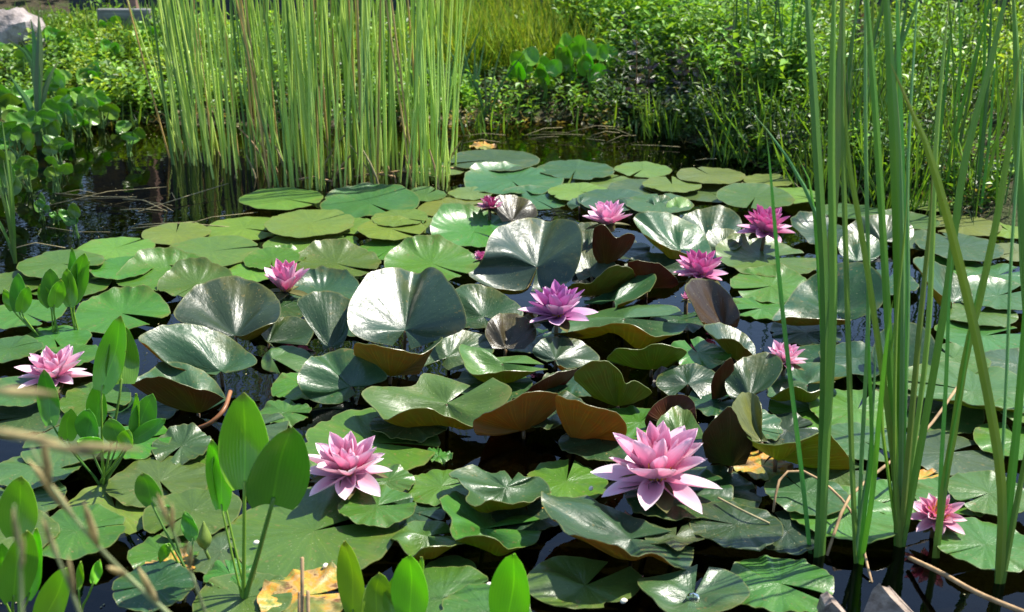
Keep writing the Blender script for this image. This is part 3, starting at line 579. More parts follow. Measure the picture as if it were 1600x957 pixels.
hero('grey-brown curled leaf below the standing grey leaf', (790, 545, 2), [(770, 545, -1), (758, 520, 1), (770, 496, 4), (800, 489, 6), (830, 502, 5), (838, 525, 2), (820, 545, 0)], 'b', 'r')
hero('flat green leaf with a dark folded corner beside the folded silver leaf', (700, 558, 2), [(672, 568, -2), (655, 572, -2), (675, 535, 3), (705, 515, 6), (737, 518, 7), (765, 530, 6), (771, 550, 2), (745, 566, -1), (705, 579, -3), (690, 570, -1)], 'm', 'v')
hero('green leaf with an olive drooping near side left of the split glossy leaf', (785, 567, 3), [(850, 570, 1), (820, 556, 4), (790, 557, 5), (755, 560, 4), (745, 549, 4), (718, 540, 2), (722, 560, -3, 1), (738, 585, -7, 2), (780, 580, -8, 3), (820, 580, -7, 2.5), (856, 577, -3)], 'g', 'v')
hero('glossy leaf split into a pale half and a dark half below the purple-pink lily', (868, 562, 2), [(855, 566, -1), (836, 556, 0), (833, 545, 'S'), (850, 529, 'S'), (868, 527, 6), (900, 530, 6), (926, 546, 4), (937, 562, 1), (912, 571, -1), (888, 576, -3, 1), (875, 570, -3, .5)], 's', 'o')
hero('brown-backed low leaf in front of the split glossy leaf', (850, 612, 1), [(880, 605, 1), (902, 578, 0), (880, 580, -3), (848, 592, -5), (816, 617, -4), (830, 612, 4), (870, 598, 6)], 'b', 'r')
hero('ruffled green pad with a folded wavy edge before black water', (790, 762, 2.5),
     [(800, 750, 2), (787, 735, 4), (770, 740, 3), (745, 730, 4), (722, 730, 3), (701, 739, 1), (718, 755, -2), (733, 766, -3, 1), (728, 778, -6, 1.5), (736, 791, -8, 2), (765, 781, -8, 2.5), (800, 788, -8, 2), (830, 780, -7, 2), (860, 771, -3, 1), (856, 757, 1), (842, 745, 3), (825, 746, 2), (810, 738, 4)], 'm', 'v', wave=.003)
hero('cupped green pad with deep shade inside, below the ruffled pad', (757, 826, 1),
     [(845, 812, 2), (815, 798, 6), (770, 785, 8), (730, 775, 8), (705, 771, 7), (687, 778, 3), (693, 795, -1), (706, 812, -4), (704, 830, -6, 1), (714, 840, -8, 1.5), (745, 838, -9, 2), (772, 841, -9, 2), (800, 855, -8, 1.5), (835, 850, -5), (846, 830, -1)], 'g', 'v', wave=.002)
hero('green pad half in blue shade with a rolled near rim', (668, 838, 1.5),
     [(705, 832, 2), (695, 816, 4), (662, 814, 5), (640, 816, 4), (610, 842, -1), (622, 845, -4, .8), (641, 868, -7, 1.5), (662, 856, -8, 2), (692, 852, -7, 2), (728, 849, -4), (722, 838, 1)], 'g', 'v')
hero('pad leaning up behind the trio of bright pointed leaves', (700, 903, 1), [(725, 925, -3), (690, 930, -4), (655, 905, -1), (670, 880, 4), (710, 868, 6), (740, 880, 4), (747, 905, 0), (738, 920, -3)], 'g', 'v')
hero('large streaked silver-purple leaf with an ochre lower edge below the biggest lily', (985, 842, 3),
     [(1050, 830, 2), (1010, 816, 5), (965, 796, 9), (935, 785, 10), (900, 776, 10), (868, 774, 9), (846, 774, 6), (852, 795, 1), (868, 817, -3, .5), (900, 836, -6, 1.2), (940, 847, -8, 1.8), (975, 856, -9, 1.8), (1003, 866, -9, 1.5), (1028, 868, -8, 1), (1055, 886, -8, .5), (1080, 882, -5), (1085, 855, 0)], 's', 'o', wave=.003)
hero('small scalloped green pad just under the petals of the biggest lily', (1056, 838, 2.6),
     [(1057, 824, 3), (1040, 826, 3), (1016, 818, 4), (1007, 832, 1), (1013, 848, -2), (1040, 850, -3), (1060, 861, -5), (1075, 849, -3), (1101, 841, -1), (1101, 825, 2), (1085, 815, 4), (1066, 822, 3)], 'm', 'v')
hero('pad with a deep notch holding a water drop at its centre', (1083, 933, 1.5),
     [(1090, 882, 5, 0), (1060, 892, 4), (1030, 900, 3), (996, 908, 2), (1018, 934, -3, .5), (1045, 957, -6), (1080, 966, -7), (1120, 956, -6), (1152, 945, -4), (1172, 930, -1), (1160, 905, 3), (1132, 890, 5), (1108, 886, 5)], 'm', 'o')
hero('broad pad with scalloped rim, half under deep shade, near the pond edge', (915, 915, 1),
     [(950, 878, 5), (880, 868, 6), (850, 878, 5), (824, 898, 2), (828, 928, -2), (880, 949, -4), (940, 950, -4), (945, 940, -3), (985, 936, -3), (1005, 906, 1), (985, 885, 4)], 'g', 'v')

# ------------------------------------------------------------------ flowers
def petal_mesh(name, L, W, cup, curve, pointy, tipw=.25):
    n, m = 13, 7; G = np.zeros((n, m, 3))
    for i, t in enumerate(1-(1-np.linspace(0, 1, n))**1.5):
        wd = W*max(.02, math.sin(math.pi*min(1, (t*.945+.055)**1.05))**.58) if t < .999 else W*.10
        ang = curve*t
        cx_ = L*(t-.0) ; cz = L*.5*curve*t*t
        for j, s in enumerate(np.linspace(-1, 1, m)):
            G[i, j] = (cx_ - cup*.10*W*s*s, s*wd*.5*(1-.10*cup*s*s), cz + cup*wd*.5*s*s*(.9-.4*t) + .0)
    return sheet(name, G, .0009, [M_PETAL], (0, 0, 1))
PM = {'outer': petal_mesh('petal_outer', 1, .52, .6, .06, .25), 'wide': petal_mesh('petal_wide', 1, .50, .8, .26, .3), 'mid': petal_mesh('petal_mid', 1, .50, 1.0, .45, .3), 'inner': petal_mesh('petal_inner', 1, .48, 1.1, .7, .25), 'core': petal_mesh('petal_core', 1, .46, 1.2, .9, .2)}
for k_, me in PM.items():        # thin petals: thickness is set for size 1, so scale it up front
    pass
def stamen_mesh():
    V, F = [], []
    k = 0
    for i in range(34):
        a = i*2.399; rr = .03+.10*math.sqrt(i/34); lean = .12+.5*(i/34); hgt = .20+.05*math.sin(i*3)
        base = np.array([rr*math.cos(a), rr*math.sin(a), .02]); tip = np.array([(rr+lean*hgt*.7)*math.cos(a), (rr+lean*hgt*.7)*math.sin(a), hgt])
        side = np.array([-math.sin(a), math.cos(a), 0])*.011; nrm = np.array([math.cos(a), math.sin(a), 0])*.008
        midp = (base*.4+tip*.6)+nrm*1.5
        for p_, s_ in ((base, .8), (midp, 1.0), (tip, .5)):
            V += [p_+side*s_, p_+nrm*s_, p_-side*s_, p_-nrm*s_]
        for lv in (0, 4):
            for q in range(4): F.append((k+lv+q, k+lv+(q+1) % 4, k+lv+4+(q+1) % 4, k+lv+4+q))
        F.append((k+8, k+9, k+10, k+11)); k += 12
    return mesh_np('stamens', V, F, M_STAMEN)
STM = stamen_mesh()
def flower(x, y, wpx, label, deep=(.62, .055, .25), tip=(.86, .50, .66), h=5, tilt=(0, 0), openness=1.0, stam=True, n=(8, 8, 7, 6, 5), scale_in=1.0, sts=1.0, seed=0):
    rnd = random.Random(seed+int(x)); c = at_h(x, y, h/100); L = wpx/2*px(c)*1.03
    e = empty('water_lily', c, label, 'water lily'); e.rotation_euler = (math.radians(tilt[0]), math.radians(tilt[1]), rnd.uniform(0, 6))
    e.rotation_mode = 'ZYX'
    rings = [('outer', 1.0, 4), ('wide', .98, 27), ('mid', .90, 50), ('inner', .76, 68), ('core', .52, 80)]
    for k, (nm, ln, el) in enumerate(rings):
        cnt = n[k]; off = rnd.uniform(0, .3)+(k % 2)*math.pi/max(1, cnt)
        for i in range(cnt):
            a = off+2*math.pi*i/cnt+rnd.uniform(-.09, .09); elv = 90-(90-el)*openness+rnd.uniform(-6, 6)
            if k == 0: elv -= 4
            l_ = L*ln*rnd.uniform(.86, 1.07)*(scale_in if k > 1 else 1)
            elr = math.radians(elv - (0, 0, 10, 18, 26)[k])
            M = Matrix.Rotation(a, 4, 'Z') @ Matrix.Rotation(-elr, 4, 'Y') @ Matrix.Rotation(rnd.uniform(-.26, .26), 4, 'X') @ Matrix.Diagonal((l_, l_*rnd.uniform(.76, 1.0), l_*rnd.uniform(.7, 1.25), 1))
            M = Matrix.Translation((math.cos(a)*L*.035, math.sin(a)*L*.035, L*(.02+.022*k))) @ M
            p = put('petal', PM[nm], e, M)
            f = k/4; dd = tuple(v*(1.0-.12*f) for v in deep)
            tt = tuple(tip[q]*(1-.25*f)+deep[q]*.25*f for q in range(3))
            if k == 0 or (k == 1 and rnd.random() < .4): tt = tuple(.45*v+.55*w_ for v, w_ in zip(tt, (.92, .86, .84)))
            if k <= 2: m_ = (.48, .58, .80)[k]; dd = tuple(m_*v+(1-m_)*w_ for v, w_ in zip(dd, tip))
            p.color = (*dd, 1); p['tip'] = list(tt)
    for i in range(4):
        a = i*math.pi/2+.4; M = Matrix.Translation((0, 0, -L*.012)) @ Matrix.Rotation(a, 4, 'Z') @ Matrix.Rotation(math.radians(7), 4, 'Y') @ Matrix.Diagonal((L*.82, L*.75, L*.8, 1))
        p = put('sepal', PM['outer'].copy(), e, M); p.data.materials[0] = M_SEPAL
    if stam: put('stamens', STM, e, Matrix.Translation((0, 0, L*.04)) @ Matrix.Diagonal((L*1.3*sts, L*1.3*sts, L*1.7*sts, 1)))
    k = 6; t = np.linspace(0, 1, k); pts = np.stack([0*t, .02*t*t, -t*(c.z+.12)], -1)
    put('stalk', tube('stalk', pts, .004, M_STALK, 7), e)
    return e
PALE = dict(deep=(.70, .085, .30), tip=(.95, .80, .86)); MAG = dict(deep=(.50, .04, .24), tip=(.80, .33, .58))
flower(1025, 752, 196, 'biggest pale pink water lily, wide open with white-edged petals above the silver leaf', h=4.5, **PALE)
flower(545, 744, 146, 'pale pink water lily open on the very large flat pad', h=4, **PALE)
flower(1464, 812, 92, 'pink water lily showing a yellow centre among the cattails', h=3, deep=(.58, .075, .25), tip=(.88, .52, .64), scale_in=.85, n=(8, 8, 9, 0, 0), sts=1.35, tilt=(10, 0))
flower(86, 592, 112, 'pale pink many-petalled lily on the pads beside the paired upright leaves', h=3, **PALE)
flower(870, 497, 118, 'purple-pink lily nestled among the leaves before the standing grey leaf', h=6, deep=(.42, .04, .28), tip=(.74, .36, .66), openness=.92)
flower(447, 457, 100, 'cup-shaped half-open pink lily beside the big dark leaf', h=4, deep=(.62, .08, .30), tip=(.85, .42, .62), openness=.52, n=(7, 7, 6, 5, 3))
flower(950, 352, 86, 'pale pink lily perched above the bronze heart-shaped leaf', h=9, openness=.72, tilt=(-5, -4), n=(8, 7, 6, 4, 2), deep=(.66, .07, .32), tip=(.93, .66, .80))
flower(1195, 364, 90, 'bright pink lily before the shadow-striped pad', h=6, openness=.95, tilt=(4, 3), n=(8, 8, 8, 7, 5), **MAG)
flower(1093, 433, 90, 'magenta lily behind the bronze upright leaf', h=6, openness=.9, **MAG)
flower(1225, 570, 78, 'pale pink lily half hidden behind the round dark leaf', h=5, openness=.85, **PALE)
flower(765, 327, 44, 'dark magenta lily half hidden by the purple-bronze leaf', h=5, openness=.8, deep=(.40, .02, .16), tip=(.62, .12, .32))
flower(752, 408, 34, 'small purple-pink lily peeking out behind the standing grey leaf', h=5, openness=.7, **MAG)
flower(1072, 470, 26, 'small magenta bloom tucked in the shade beside the bronze upright leaf', h=4, openness=.5, **MAG)

# ------------------------------------------------------------------ long leaves
def strap(name, pts, widths, parent, mat=None, col=(.10, .22, .04), roll=0.0, th=.25, org=(0, 0, 0)):
    P = np.asarray(pts, float)-np.array(org); n = len(P)
    W = np.interp(np.linspace(0, 1, n), np.linspace(0, 1, len(widths)), widths)
    T = np.gradient(P, axis=0); T /= np.linalg.norm(T, axis=1, keepdims=True)
    view = np.array([math.sin(roll), -math.cos(roll), .0])
    S = np.cross(T, view); S /= np.maximum(1e-6, np.linalg.norm(S, axis=1, keepdims=True)); N = np.cross(S, T)
    off = random.uniform(-.35, .35); prof = [(-1, 0), (off, .30), (1, 0), (off*.5, -.22)]; k = len(prof)
    V = np.stack([P + S*(W*.5*a)[:, None] + N*(W*.5*b_)[:, None] for a, b_ in prof], 1)
    idx = np.arange(n*k).reshape(n, k); j = np.roll(idx, -1, axis=1)
    F = np.stack([idx[:-1], idx[1:], j[1:], j[:-1]], -1).reshape(-1, 4)
    F = np.vstack([F, [idx[0]], [idx[-1, ::-1]]])
    uv = np.stack([np.repeat(np.linspace(0, 1, n), k), np.tile([(a+1)/2 for a, _ in prof], n)], -1)
    me = mesh_np(name, V.reshape(-1, 3), F, mat or M_STRAP, True, uv, sharp=32)
    o = put(name, me, parent); o.color = (*jitter(col, .2), 1); return o
def traced(Y0, pp, lean):
    """photo points from base to tip -> points standing at base depth Y0 leaning 'lean' metres in depth by the top"""
    n = len(pp); out = []
    for i, (x, y) in enumerate(pp):
        t = (pp[0][1]-y)/900.0; out.append(at_Y(x, y, Y0+lean*t))
    return catmull(out, 16)
G1, G2, G3 = (.115, .27, .04), (.17, .33, .05), (.12, .28, .10)
CAT = [('cattail clump with broad tall leaves beside the round shadowed pad', (1275, 868), [
        ([(1278, 870), (1285, 720), (1289, 480), (1277, 240), (1262, 0), (1250, -160)], 18, G1, .1, .05),
        ([(1266, 865), (1250, 717), (1222, 480), (1203, 260), (1196, 195)], 8, G3, -.3, .0),
        ([(1284, 868), (1290, 720), (1302, 480), (1299, 240), (1303, 0), (1305, -120)], 15, G2, .5, .0),
        ([(1282, 866), (1287, 700), (1293, 480), (1308, 240), (1317, 0), (1322, -150)], 14, G3, -.6, .08),
        ([(1281, 866), (1289, 620), (1298, 420), (1260, 300), (1215, 225), (1165, 165)], 9, G3, .3, .1),
        ([(1280, 866), (1287, 640), (1283, 480), (1268, 300), (1244, 240)], 9, G2, .2, .1)]),
       ('slender cattail clump standing in shade between the two broad clumps', (1338, 880), [
        ([(1338, 880), (1331, 717), (1324, 480), (1318, 240), (1318, 0), (1322, -140)], 11, G1, .2, .05),
        ([(1342, 880), (1352, 790), (1362, 700), (1358, 560), (1358, 490)], 7, G1, 0, .0),
        ([(1345, 882), (1362, 780), (1375, 640), (1385, 540), (1395, 470)], 9, G2, -.4, .0),
        ([(1340, 880), (1347, 700), (1357, 480), (1353, 240), (1352, 0), (1350, -130)], 8, G3, .4, .1),
        ([(1336, 880), (1345, 800), (1358, 720), (1366, 600), (1368, 520)], 6, G3, .4, .05)]),
       ('thickest cattail clump of overlapping tall leaves', (1405, 852), [
        ([(1405, 855), (1394, 700), (1364, 480), (1340, 330), (1325, 240), (1318, 100)], 10, G2, -.2, .0),
        ([(1403, 853), (1397, 680), (1386, 480), (1372, 240), (1355, 0), (1345, -130)], 13, G1, .1, .0),
        ([(1404, 853), (1405, 680), (1405, 480), (1398, 240), (1385, 0), (1378, -140)], 17, G1, -.3, .05),
        ([(1406, 853), (1409, 640), (1411, 440), (1407, 240), (1400, 130)], 12, G3, .3, .0),
        ([(1407, 853), (1412, 640), (1412, 400), (1408, 200), (1401, 0), (1396, -100)], 9, G3, -.7, .1),
        ([(1405, 853), (1398, 700), (1401, 500), (1412, 380), (1419, 288)], 9, G2, .5, -.05),
        ([(1407, 853), (1420, 700), (1438, 500), (1452, 360), (1457, 270)], 13, G1, .2, -.05),
        ([(1409, 854), (1438, 700), (1476, 480), (1506, 260), (1545, 110), (1575, -20), (1600, -120)], 12, G1, -.2, .05),
        ([(1408, 854), (1425, 720), (1450, 520), (1462, 240), (1474, 90), (1485, -20)], 13, G1, .7, .12),
        ([(1404, 853), (1388, 740), (1378, 640), (1397, 520), (1404, 440)], 8, G2, .3, .0),
        ([(1406, 853), (1419, 500), (1418, 300), (1424, 150), (1432, 20), (1436, -80)], 7, G3, .2, .12)]),
       ('single cattail shoot right in front of the lily with a yellow centre', (1463, 870), [
        ([(1462, 872), (1475, 760), (1488, 690), (1508, 560), (1528, 480), (1560, 330), (1580, 200), (1596, 60)], 13, G2, .1, .0),
        ([(1465, 871), (1470, 740), (1478, 600), (1483, 470), (1489, 380)], 7, G3, -.4, .05),
        ([(1464, 870), (1482, 720), (1503, 600), (1524, 470), (1540, 410)], 6, G1, .3, -.03)]),
       ('cattail clump with one long slanting leaf over dark water', (1560, 910), [
        ([(1562, 912), (1566, 800), (1558, 700), (1515, 480), (1452, 240), (1408, 140), (1392, 100)], 16, G2, 0, -.05),
        ([(1556, 910), (1566, 720), (1574, 560), (1580, 400), (1594, 200), (1600, 0)], 9, G3, .4, .0),
        ([(1562, 912), (1584, 720), (1598, 560), (1612, 380), (1616, 200)], 14, G1, -.2, .0),
        ([(1558, 910), (1575, 760), (1594, 600), (1604, 480)], 9, G2, .4, .0),
        ([(1566, 912), (1590, 780), (1606, 700), (1630, 560)], 13, G1, .1, .0)])]
CAT.append(('tall cattail leaves rising beyond the flat right-hand pads', (1600, 640), [
        ([(1612, 660), (1605, 420), (1594, 240), (1587, 60), (1580, -60)], 18, G1, .1, .0),
        ([(1618, 660), (1600, 460), (1592, 300), (1578, 170), (1570, 120)], 9, G3, -.3, .0)]))
for label, bpx, leaves in CAT:
    base = at_h(*bpx, 0); e = empty('cattail', base, label, 'cattail', None)
    for pp, wpx, col, roll, lean in leaves:
        Y0 = at_h(*pp[0], 0).y; P = traced(Y0, pp, lean)
        P = np.vstack([P[0]+np.array([0, 0, -.10]), P]); w_ = wpx*.92*px(Vector(P[1]))
        strap('leaf', P, [w_*.95, w_, w_, w_*.96, w_*.9, w_*.72, w_*.06], e, col=col, roll=roll+random.uniform(-.25, .25), org=base)

# dense rush stand by the far left bank
base = at_h(480, 275, 0)
rs = empty('rush_stand', base, 'dense stand of tall pale green rush stems rising from the water by the bank', 'rushes')
rr = random.Random(5)
for i in range(255):
    u = rr.random()
    x = 268+ (u**.95)*440
    if 600 < x < 640 and rr.random() < .4: x -= rr.uniform(20, 200)
    lo = 262 if x < 340 else 280 if x < 420 else 300
    y = lo - (rr.random()**1.3)*(52 if x < 600 else 40)
    p = at_h(x, y, 0); hgt = rr.uniform(.75, 1.15); 
    lx = (x-520)/250*.045 + rr.gauss(0, .062); ly = rr.gauss(.01, .03)
    if rr.random() < .06: lx += rr.choice((-1, 1))*rr.uniform(.08, .2)
    t = np.linspace(0, 1, 7); r0 = rr.uniform(.0017, .0041)
    bend = rr.uniform(-.02, .02)
    pts = np.stack([p.x-base.x + lx*hgt*t + bend*t*t, p.y-base.y+ly*hgt*t, -.12+(hgt+.12)*t], -1)
    o = put('stem', tube('stem', pts, np.interp(t, [0, .6, 1], [r0, r0*.85, r0*.2]), M_RUSH, 6, cap=False), rs)
    g = rr.random(); dead = rr.random() < .07; o.color = (.42, .33, .15, 1) if dead else (.33+.18*g, .54+.14*g, .10+.10*g, 1) if rr.random() > .15 else (.13, .26, .07, 1)
for i in range(42):     # dead stubs and sheaths at the base
    x = 272+rr.random()*430; y = (262 if x < 340 else 280 if x < 420 else 298)-rr.random()*40; p = at_h(x, y, 0); hg = rr.uniform(.02, .13); lx, ly = rr.gauss(0, .35), rr.gauss(0, .2)
    t = np.linspace(0, 1, 5); r0 = rr.uniform(.002, .0045)
    put('dead_stub', tube('dead_stub', np.stack([p.x-base.x+lx*hg*t*t, p.y-base.y+ly*hg*t, -.04+(hg+.04)*t], -1), r0*(1-.4*t), M_DRY if rr.random() < .6 else M_STRAW, 6, cap=False), rs)
for i in range(5):      # fallen brown stems at the foot of the stand
    x = rr.uniform(430, 640); p = at_h(x, rr.uniform(258, 285), .01)
    a = rr.uniform(-.5, .3); l_ = rr.uniform(.1, .22)
    s_ = put('fallen_stem', tube('fallen_stem', [(0, 0, 0), (l_*.5*math.cos(a), l_*.5*math.sin(a), .012), (l_*math.cos(a), l_*math.sin(a), .004)], .003, M_DRY, 6)); s_.location = p
    tag(s_, 'fallen brown stem lying at the foot of the rush stand', 'stem', 'fallen rush stems')

# ------------------------------------------------------------------ broad-leaved marsh plants
def blade(parent, base, tip, width, roll=0.0, cup=.35, bend=.15, col=(.12, .28, .03), org=(0, 0, 0), shape='ovate', name='leaf', petiole=None):
    B, T = np.array(base, float), np.array(tip, float); ax = T-B; L = np.linalg.norm(ax); ax /= L
    view = np.array((CP-Vector(base)).normalized()); S = np.cross(ax, view); S /= np.linalg.norm(S); N = np.cross(S, ax)
    c, s = math.cos(roll), math.sin(roll); S, N = S*c+N*s, N*c-S*s
    n, m = 12, 7; G = np.zeros((n, m, 3))
    for i, t in enumerate(np.linspace(0, 1, n)):
        if shape == 'ovate': wd = math.sin(math.pi*min(1, (t*.94+.05)**.80))**.64
        elif shape == 'heart': wd = math.sin(math.pi*min(1, (t*.92+.075)**.68))**.6
        else: wd = math.sin(math.pi*min(1, t*.92+.07))**.75
        wd = max(.03, wd)*width*.5
        if t > .999: wd = width*.012
        for j, q in enumerate(np.linspace(-1, 1, m)):
            G[i, j] = B + ax*(L*t) + S*(wd*q*(1-.12*cup*abs(q))) + N*(cup*wd*abs(q)**1.5 - bend*L*math.sin(math.pi*t)*.6 + .0015*math.sin(t*9+q*3))
    G -= np.array(org)
    me = sheet(name, G, .0007, [M_BROAD], tuple(N)); o = put(name, me, parent); o.color = (*jitter(col, .15), 1)
    if petiole is not None:
        P0 = np.array(petiole, float); mid = (P0*.5+B*.5)+np.array([0, 0, -.0])
        k = catmull([P0-np.array([0, 0, .05]), P0, mid, B, B+ax*L*.08], 9)-np.array(org)
        r = max(.0016, width*.045)
        st = put('leaf_stalk', tube('leaf_stalk', k, np.linspace(r*1.2, r*.8, 9), M_RUSH, 6), o); st.color = (col[0]*.9, col[1]*.8, col[2]*1.2, 1)
    return o
def plant(label, bpx, leaves, col=(.11, .27, .03), h=0.0, cat='marsh plant', name='marsh_plant', group=None, Y=None):
    base = at_h(*bpx, h) if Y is None else at_Y(*bpx, Y); e = empty(name, base, label, cat, group)
    for lf in leaves:
        (bx, by), (tx, ty), wpx, roll, d0, d1 = lf[:6]; c_ = lf[6] if len(lf) > 6 else col; sh = lf[7] if len(lf) > 7 else 'ovate'
        b3 = at_Y(bx, by, base.y+d0/100); t3 = at_Y(tx, ty, base.y+d1/100)
        blade(e, b3, t3, wpx*px(b3), roll, col=c_, org=base, shape=sh, petiole=base+Vector((random.uniform(-.006, .006), random.uniform(-.004, .004), 0)))
    return e
BR = (.19, .41, .035); BG = (.12, .29, .05)
plant('tall plant with big glossy paired leaves standing before the largest flat pad', (385, 950), [
    ((382, 765), (380, 614), 82, .15, 0, 2, BR), ((425, 788), (455, 668), 98, -.25, -2, -5, (.10, .26, .03), 'heart'),
    ((347, 797), (330, 688), 44, .6, 1, 1, BR), ((352, 790), (338, 705), 30, -.7, 2, 2, BR)], cat='pond plant')
plant('upright plant with paired pointed leaves beside the pale many-petalled lily', (160, 760), [
    ((158, 612), (188, 494), 52, .5, 0, 1, BR), ((190, 600), (192, 508), 56, -.35, 2, 3, (.12, .26, .03), 'heart'), ((80, 665), (68, 578), 34, .2, -2, -1, (.08, .24, .03)),
    ((150, 665), (152, 600), 34, .3, 1, 1, BR), ((105, 690), (110, 640), 36, -.5, -1, -1, BR), ((135, 685), (138, 640), 40, .4, -2, -3, BG), ((185, 690), (170, 655), 36, .2, -3, -4, BG),
    ((213, 680), (238, 616), 40, -.2, -1, 0, BG), ((205, 690), (258, 655), 26, .1, -2, -2, BG), ((205, 690), (212, 615), 22, .9, -1, -1, BR), ((160, 700), (120, 690), 30, .3, -3, -5, BR), ((195, 700), (200, 672), 30, .5, -4, -4, BR)], cat='pond plant')
plant('young sprout with a single green bud-like leaf at the raft edge', (60, 530), [((28, 488), (28, 428), 26, .1, 0, 0, BG), ((32, 488), (44, 448), 24, -.3, -1, -1, BR), ((20, 486), (6, 452), 18, .4, 0, 0, BR)], cat='pond plant')
plant('leafy sprout with a fan of pointed leaves at the raft edge', (88, 525), [((82, 480), (78, 420), 34, .1, 0, 0, BG), ((84, 480), (95, 438), 28, -.4, -1, -1, BR), ((80, 480), (62, 445), 26, .5, 0, 0, BR)], cat='pond plant')
plant('tall narrow-leaved sprout beside the fan-leaved sprout', (118, 520), [((110, 472), (112, 388), 20, .6, 0, 0, BG), ((112, 475), (132, 396), 34, -.2, 0, 0, BR), ((110, 480), (104, 420), 28, .4, -1, -1, BR), ((116, 475), (140, 408), 18, -.6, 1, 1, BR)], cat='pond plant')
plant('bright pointed leaves rising right beside the yellow decaying pad', (600, 990), [((552, 962), (538, 846), 46, .45, 0, -1, BR), ((588, 965), (592, 896), 56, -.3, -1, -1, BR, 'heart'), ((640, 968), (640, 868), 62, .25, -3, -4, BR), ((650, 930), (658, 870), 22, .9, 0, 1, BR), ((610, 965), (618, 900), 30, .1, -1, 0, BR)], cat='pond plant')
plant('single broad bright leaf at the pond edge beside the scalloped pad', (800, 1000), [((790, 985), (803, 866), 70, .3, 0, -2, BR)], cat='pond plant')
plant('cluster of bright broad leaves at the pond edge behind the dry grass', (25, 985), [((25, 840), (32, 745), 62, .2, 0, 0, BR), ((20, 940), (42, 830), 60, -.4, -3, -4, BR), ((45, 935), (56, 826), 34, .8, -2, -2, BR), ((4, 930), (2, 850), 40, .2, -1, -1, BR), ((60, 985), (103, 888), 50, .3, -4, -5, BR)], cat='pond plant')
plant('two small spoon-shaped leaves on thin stalks over dark water', (132, 960), [((123, 922), (126, 878), 12, .2, 0, 0, BR), ((146, 912), (156, 875), 18, -.3, 0, 1, BR)], cat='pond plant')
plant('young plant with pointed olive leaves beside the small closed bud', (290, 905), [((238, 790), (222, 740), 40, .3, 0, -2, BG), ((262, 800), (256, 790), 20, .2, 0, 0, BG), ((262, 850), (250, 880), 18, .2, -2, -2, BR), ((302, 845), (288, 800), 26, .4, 1, 2, BG)], cat='pond plant')

# small closed bud on a curved stalk
bb = at_h(330, 880, 0); be = empty('lily_bud', bb, 'small closed green bud on a bent stalk by the tall paired leaves', 'bud')
t3 = at_Y(320, 858, bb.y); put('stalk', tube('stalk', catmull([(0, 0, -.05), (0, 0, 0), tuple((t3-bb)*.6), tuple(t3-bb)], 8), .0022, M_RUSH, 6), be).color = (.12, .2, .04, 1)
bt = at_Y(318, 815, bb.y); k = catmull([tuple(t3-bb), tuple((t3*.6+bt*.4)-bb), tuple(bt-bb)], 9)
put('bud', tube('bud', k, [.002, .0065, .009, .0095, .0085, .0065, .0045, .0025, .001], M_RUSH, 8), be).color = (.16, .24, .05, 1)

# bent brown stalk of the red-brown curled leaf, dry sticks, reed debris
def stick(label, pp, r, mat, h0=None, cat='stick', name='dry_stick', group=None, hs=None, dip=None):
    pts = [at_h(x, y, h/100) for (x, y), h in zip(pp, hs)]
    o = put(name, tube(name, catmull(pts, 14)-np.array(pts[0]), r, mat, 7)); o.location = pts[0]; tag(o, label, cat, group); return o
stick('bent reddish-brown stalk beside the dull grey-green pad', [(360, 612), (350, 640), (330, 660), (308, 670)], .0035, plain('red_stalk', (.24, .10, .04), .4, .3, 40), hs=[5, 4, 2.5, 1], name='bent_stalk', cat='stalk')
stick('long dry brown stalk lying over the blue water at the pond edge', [(1421, 872), (1470, 895), (1530, 928), (1620, 965)], .0032, M_DRY, hs=[1, 3, 4, 5], name='dry_stalk', cat='stalk')
stick('thin pale straw beside the biggest pink lily', [(1122, 778), (1160, 798), (1202, 818)], .0016, M_STRAW, hs=[4, 4, 3], name='straw', cat='straw')
stick('brown stalk crossing between the cattail clumps', [(1292, 868), (1320, 790), (1350, 755), (1440, 680), (1500, 600)], .0022, M_DRY, hs=[0, 5, 6, 9, 13], name='dry_stalk', cat='stalk')
stick('brown withered blade hanging in the cattails', [(1208, 800), (1215, 760), (1228, 738), (1268, 742), (1330, 800), (1362, 910)], .0018, M_DRY, hs=[2, 5, 6, 6, 4, 0], name='dry_stalk', cat='stalk')
for j, (a, b_) in enumerate((((472, 1020), (472, 872)), ((482, 1024), (481, 924)), ((467, 1018), (468, 926)))):
    p0 = at_h(a[0], a[1], 0); p1 = at_Y(b_[0], b_[1], p0.y+.01)
    o = put('dry_stick', tube('dry_stick', [(0, 0, -.06), (0, 0, 0), tuple((p1-p0)*.5), tuple(p1-p0)], .0022, M_DRY, 7)); o.location = p0
    tag(o, ('taller grey stick standing in the water by the yellow decaying pad' if j == 0 else 'short grey stick standing beside a taller one by the yellow pad'), 'stick', None if j == 0 else 'short sticks')
rs2 = random.Random(3)
for i in range(14):
    x, y = rs2.uniform(0, 300), rs2.uniform(295, 405)
    if y > 440-x*.38: y -= 40
    p = at_h(x, y, .001); a = rs2.gauss(0, .5); l_ = rs2.uniform(.06, .3); r_ = rs2.uniform(.0006, .0013)
    o = put('straw', tube('straw', [(0, 0, 0), (l_*.5*math.cos(a), l_*.5*math.sin(a), rs2.uniform(.002, .02)), (l_*math.cos(a), l_*math.sin(a), rs2.uniform(0, .02))], r_, M_STRAW, 5)); o.location = p
    tag(o, 'pale straw floating on the dark water before the broad-leaved plants', 'straw', 'floating straws')
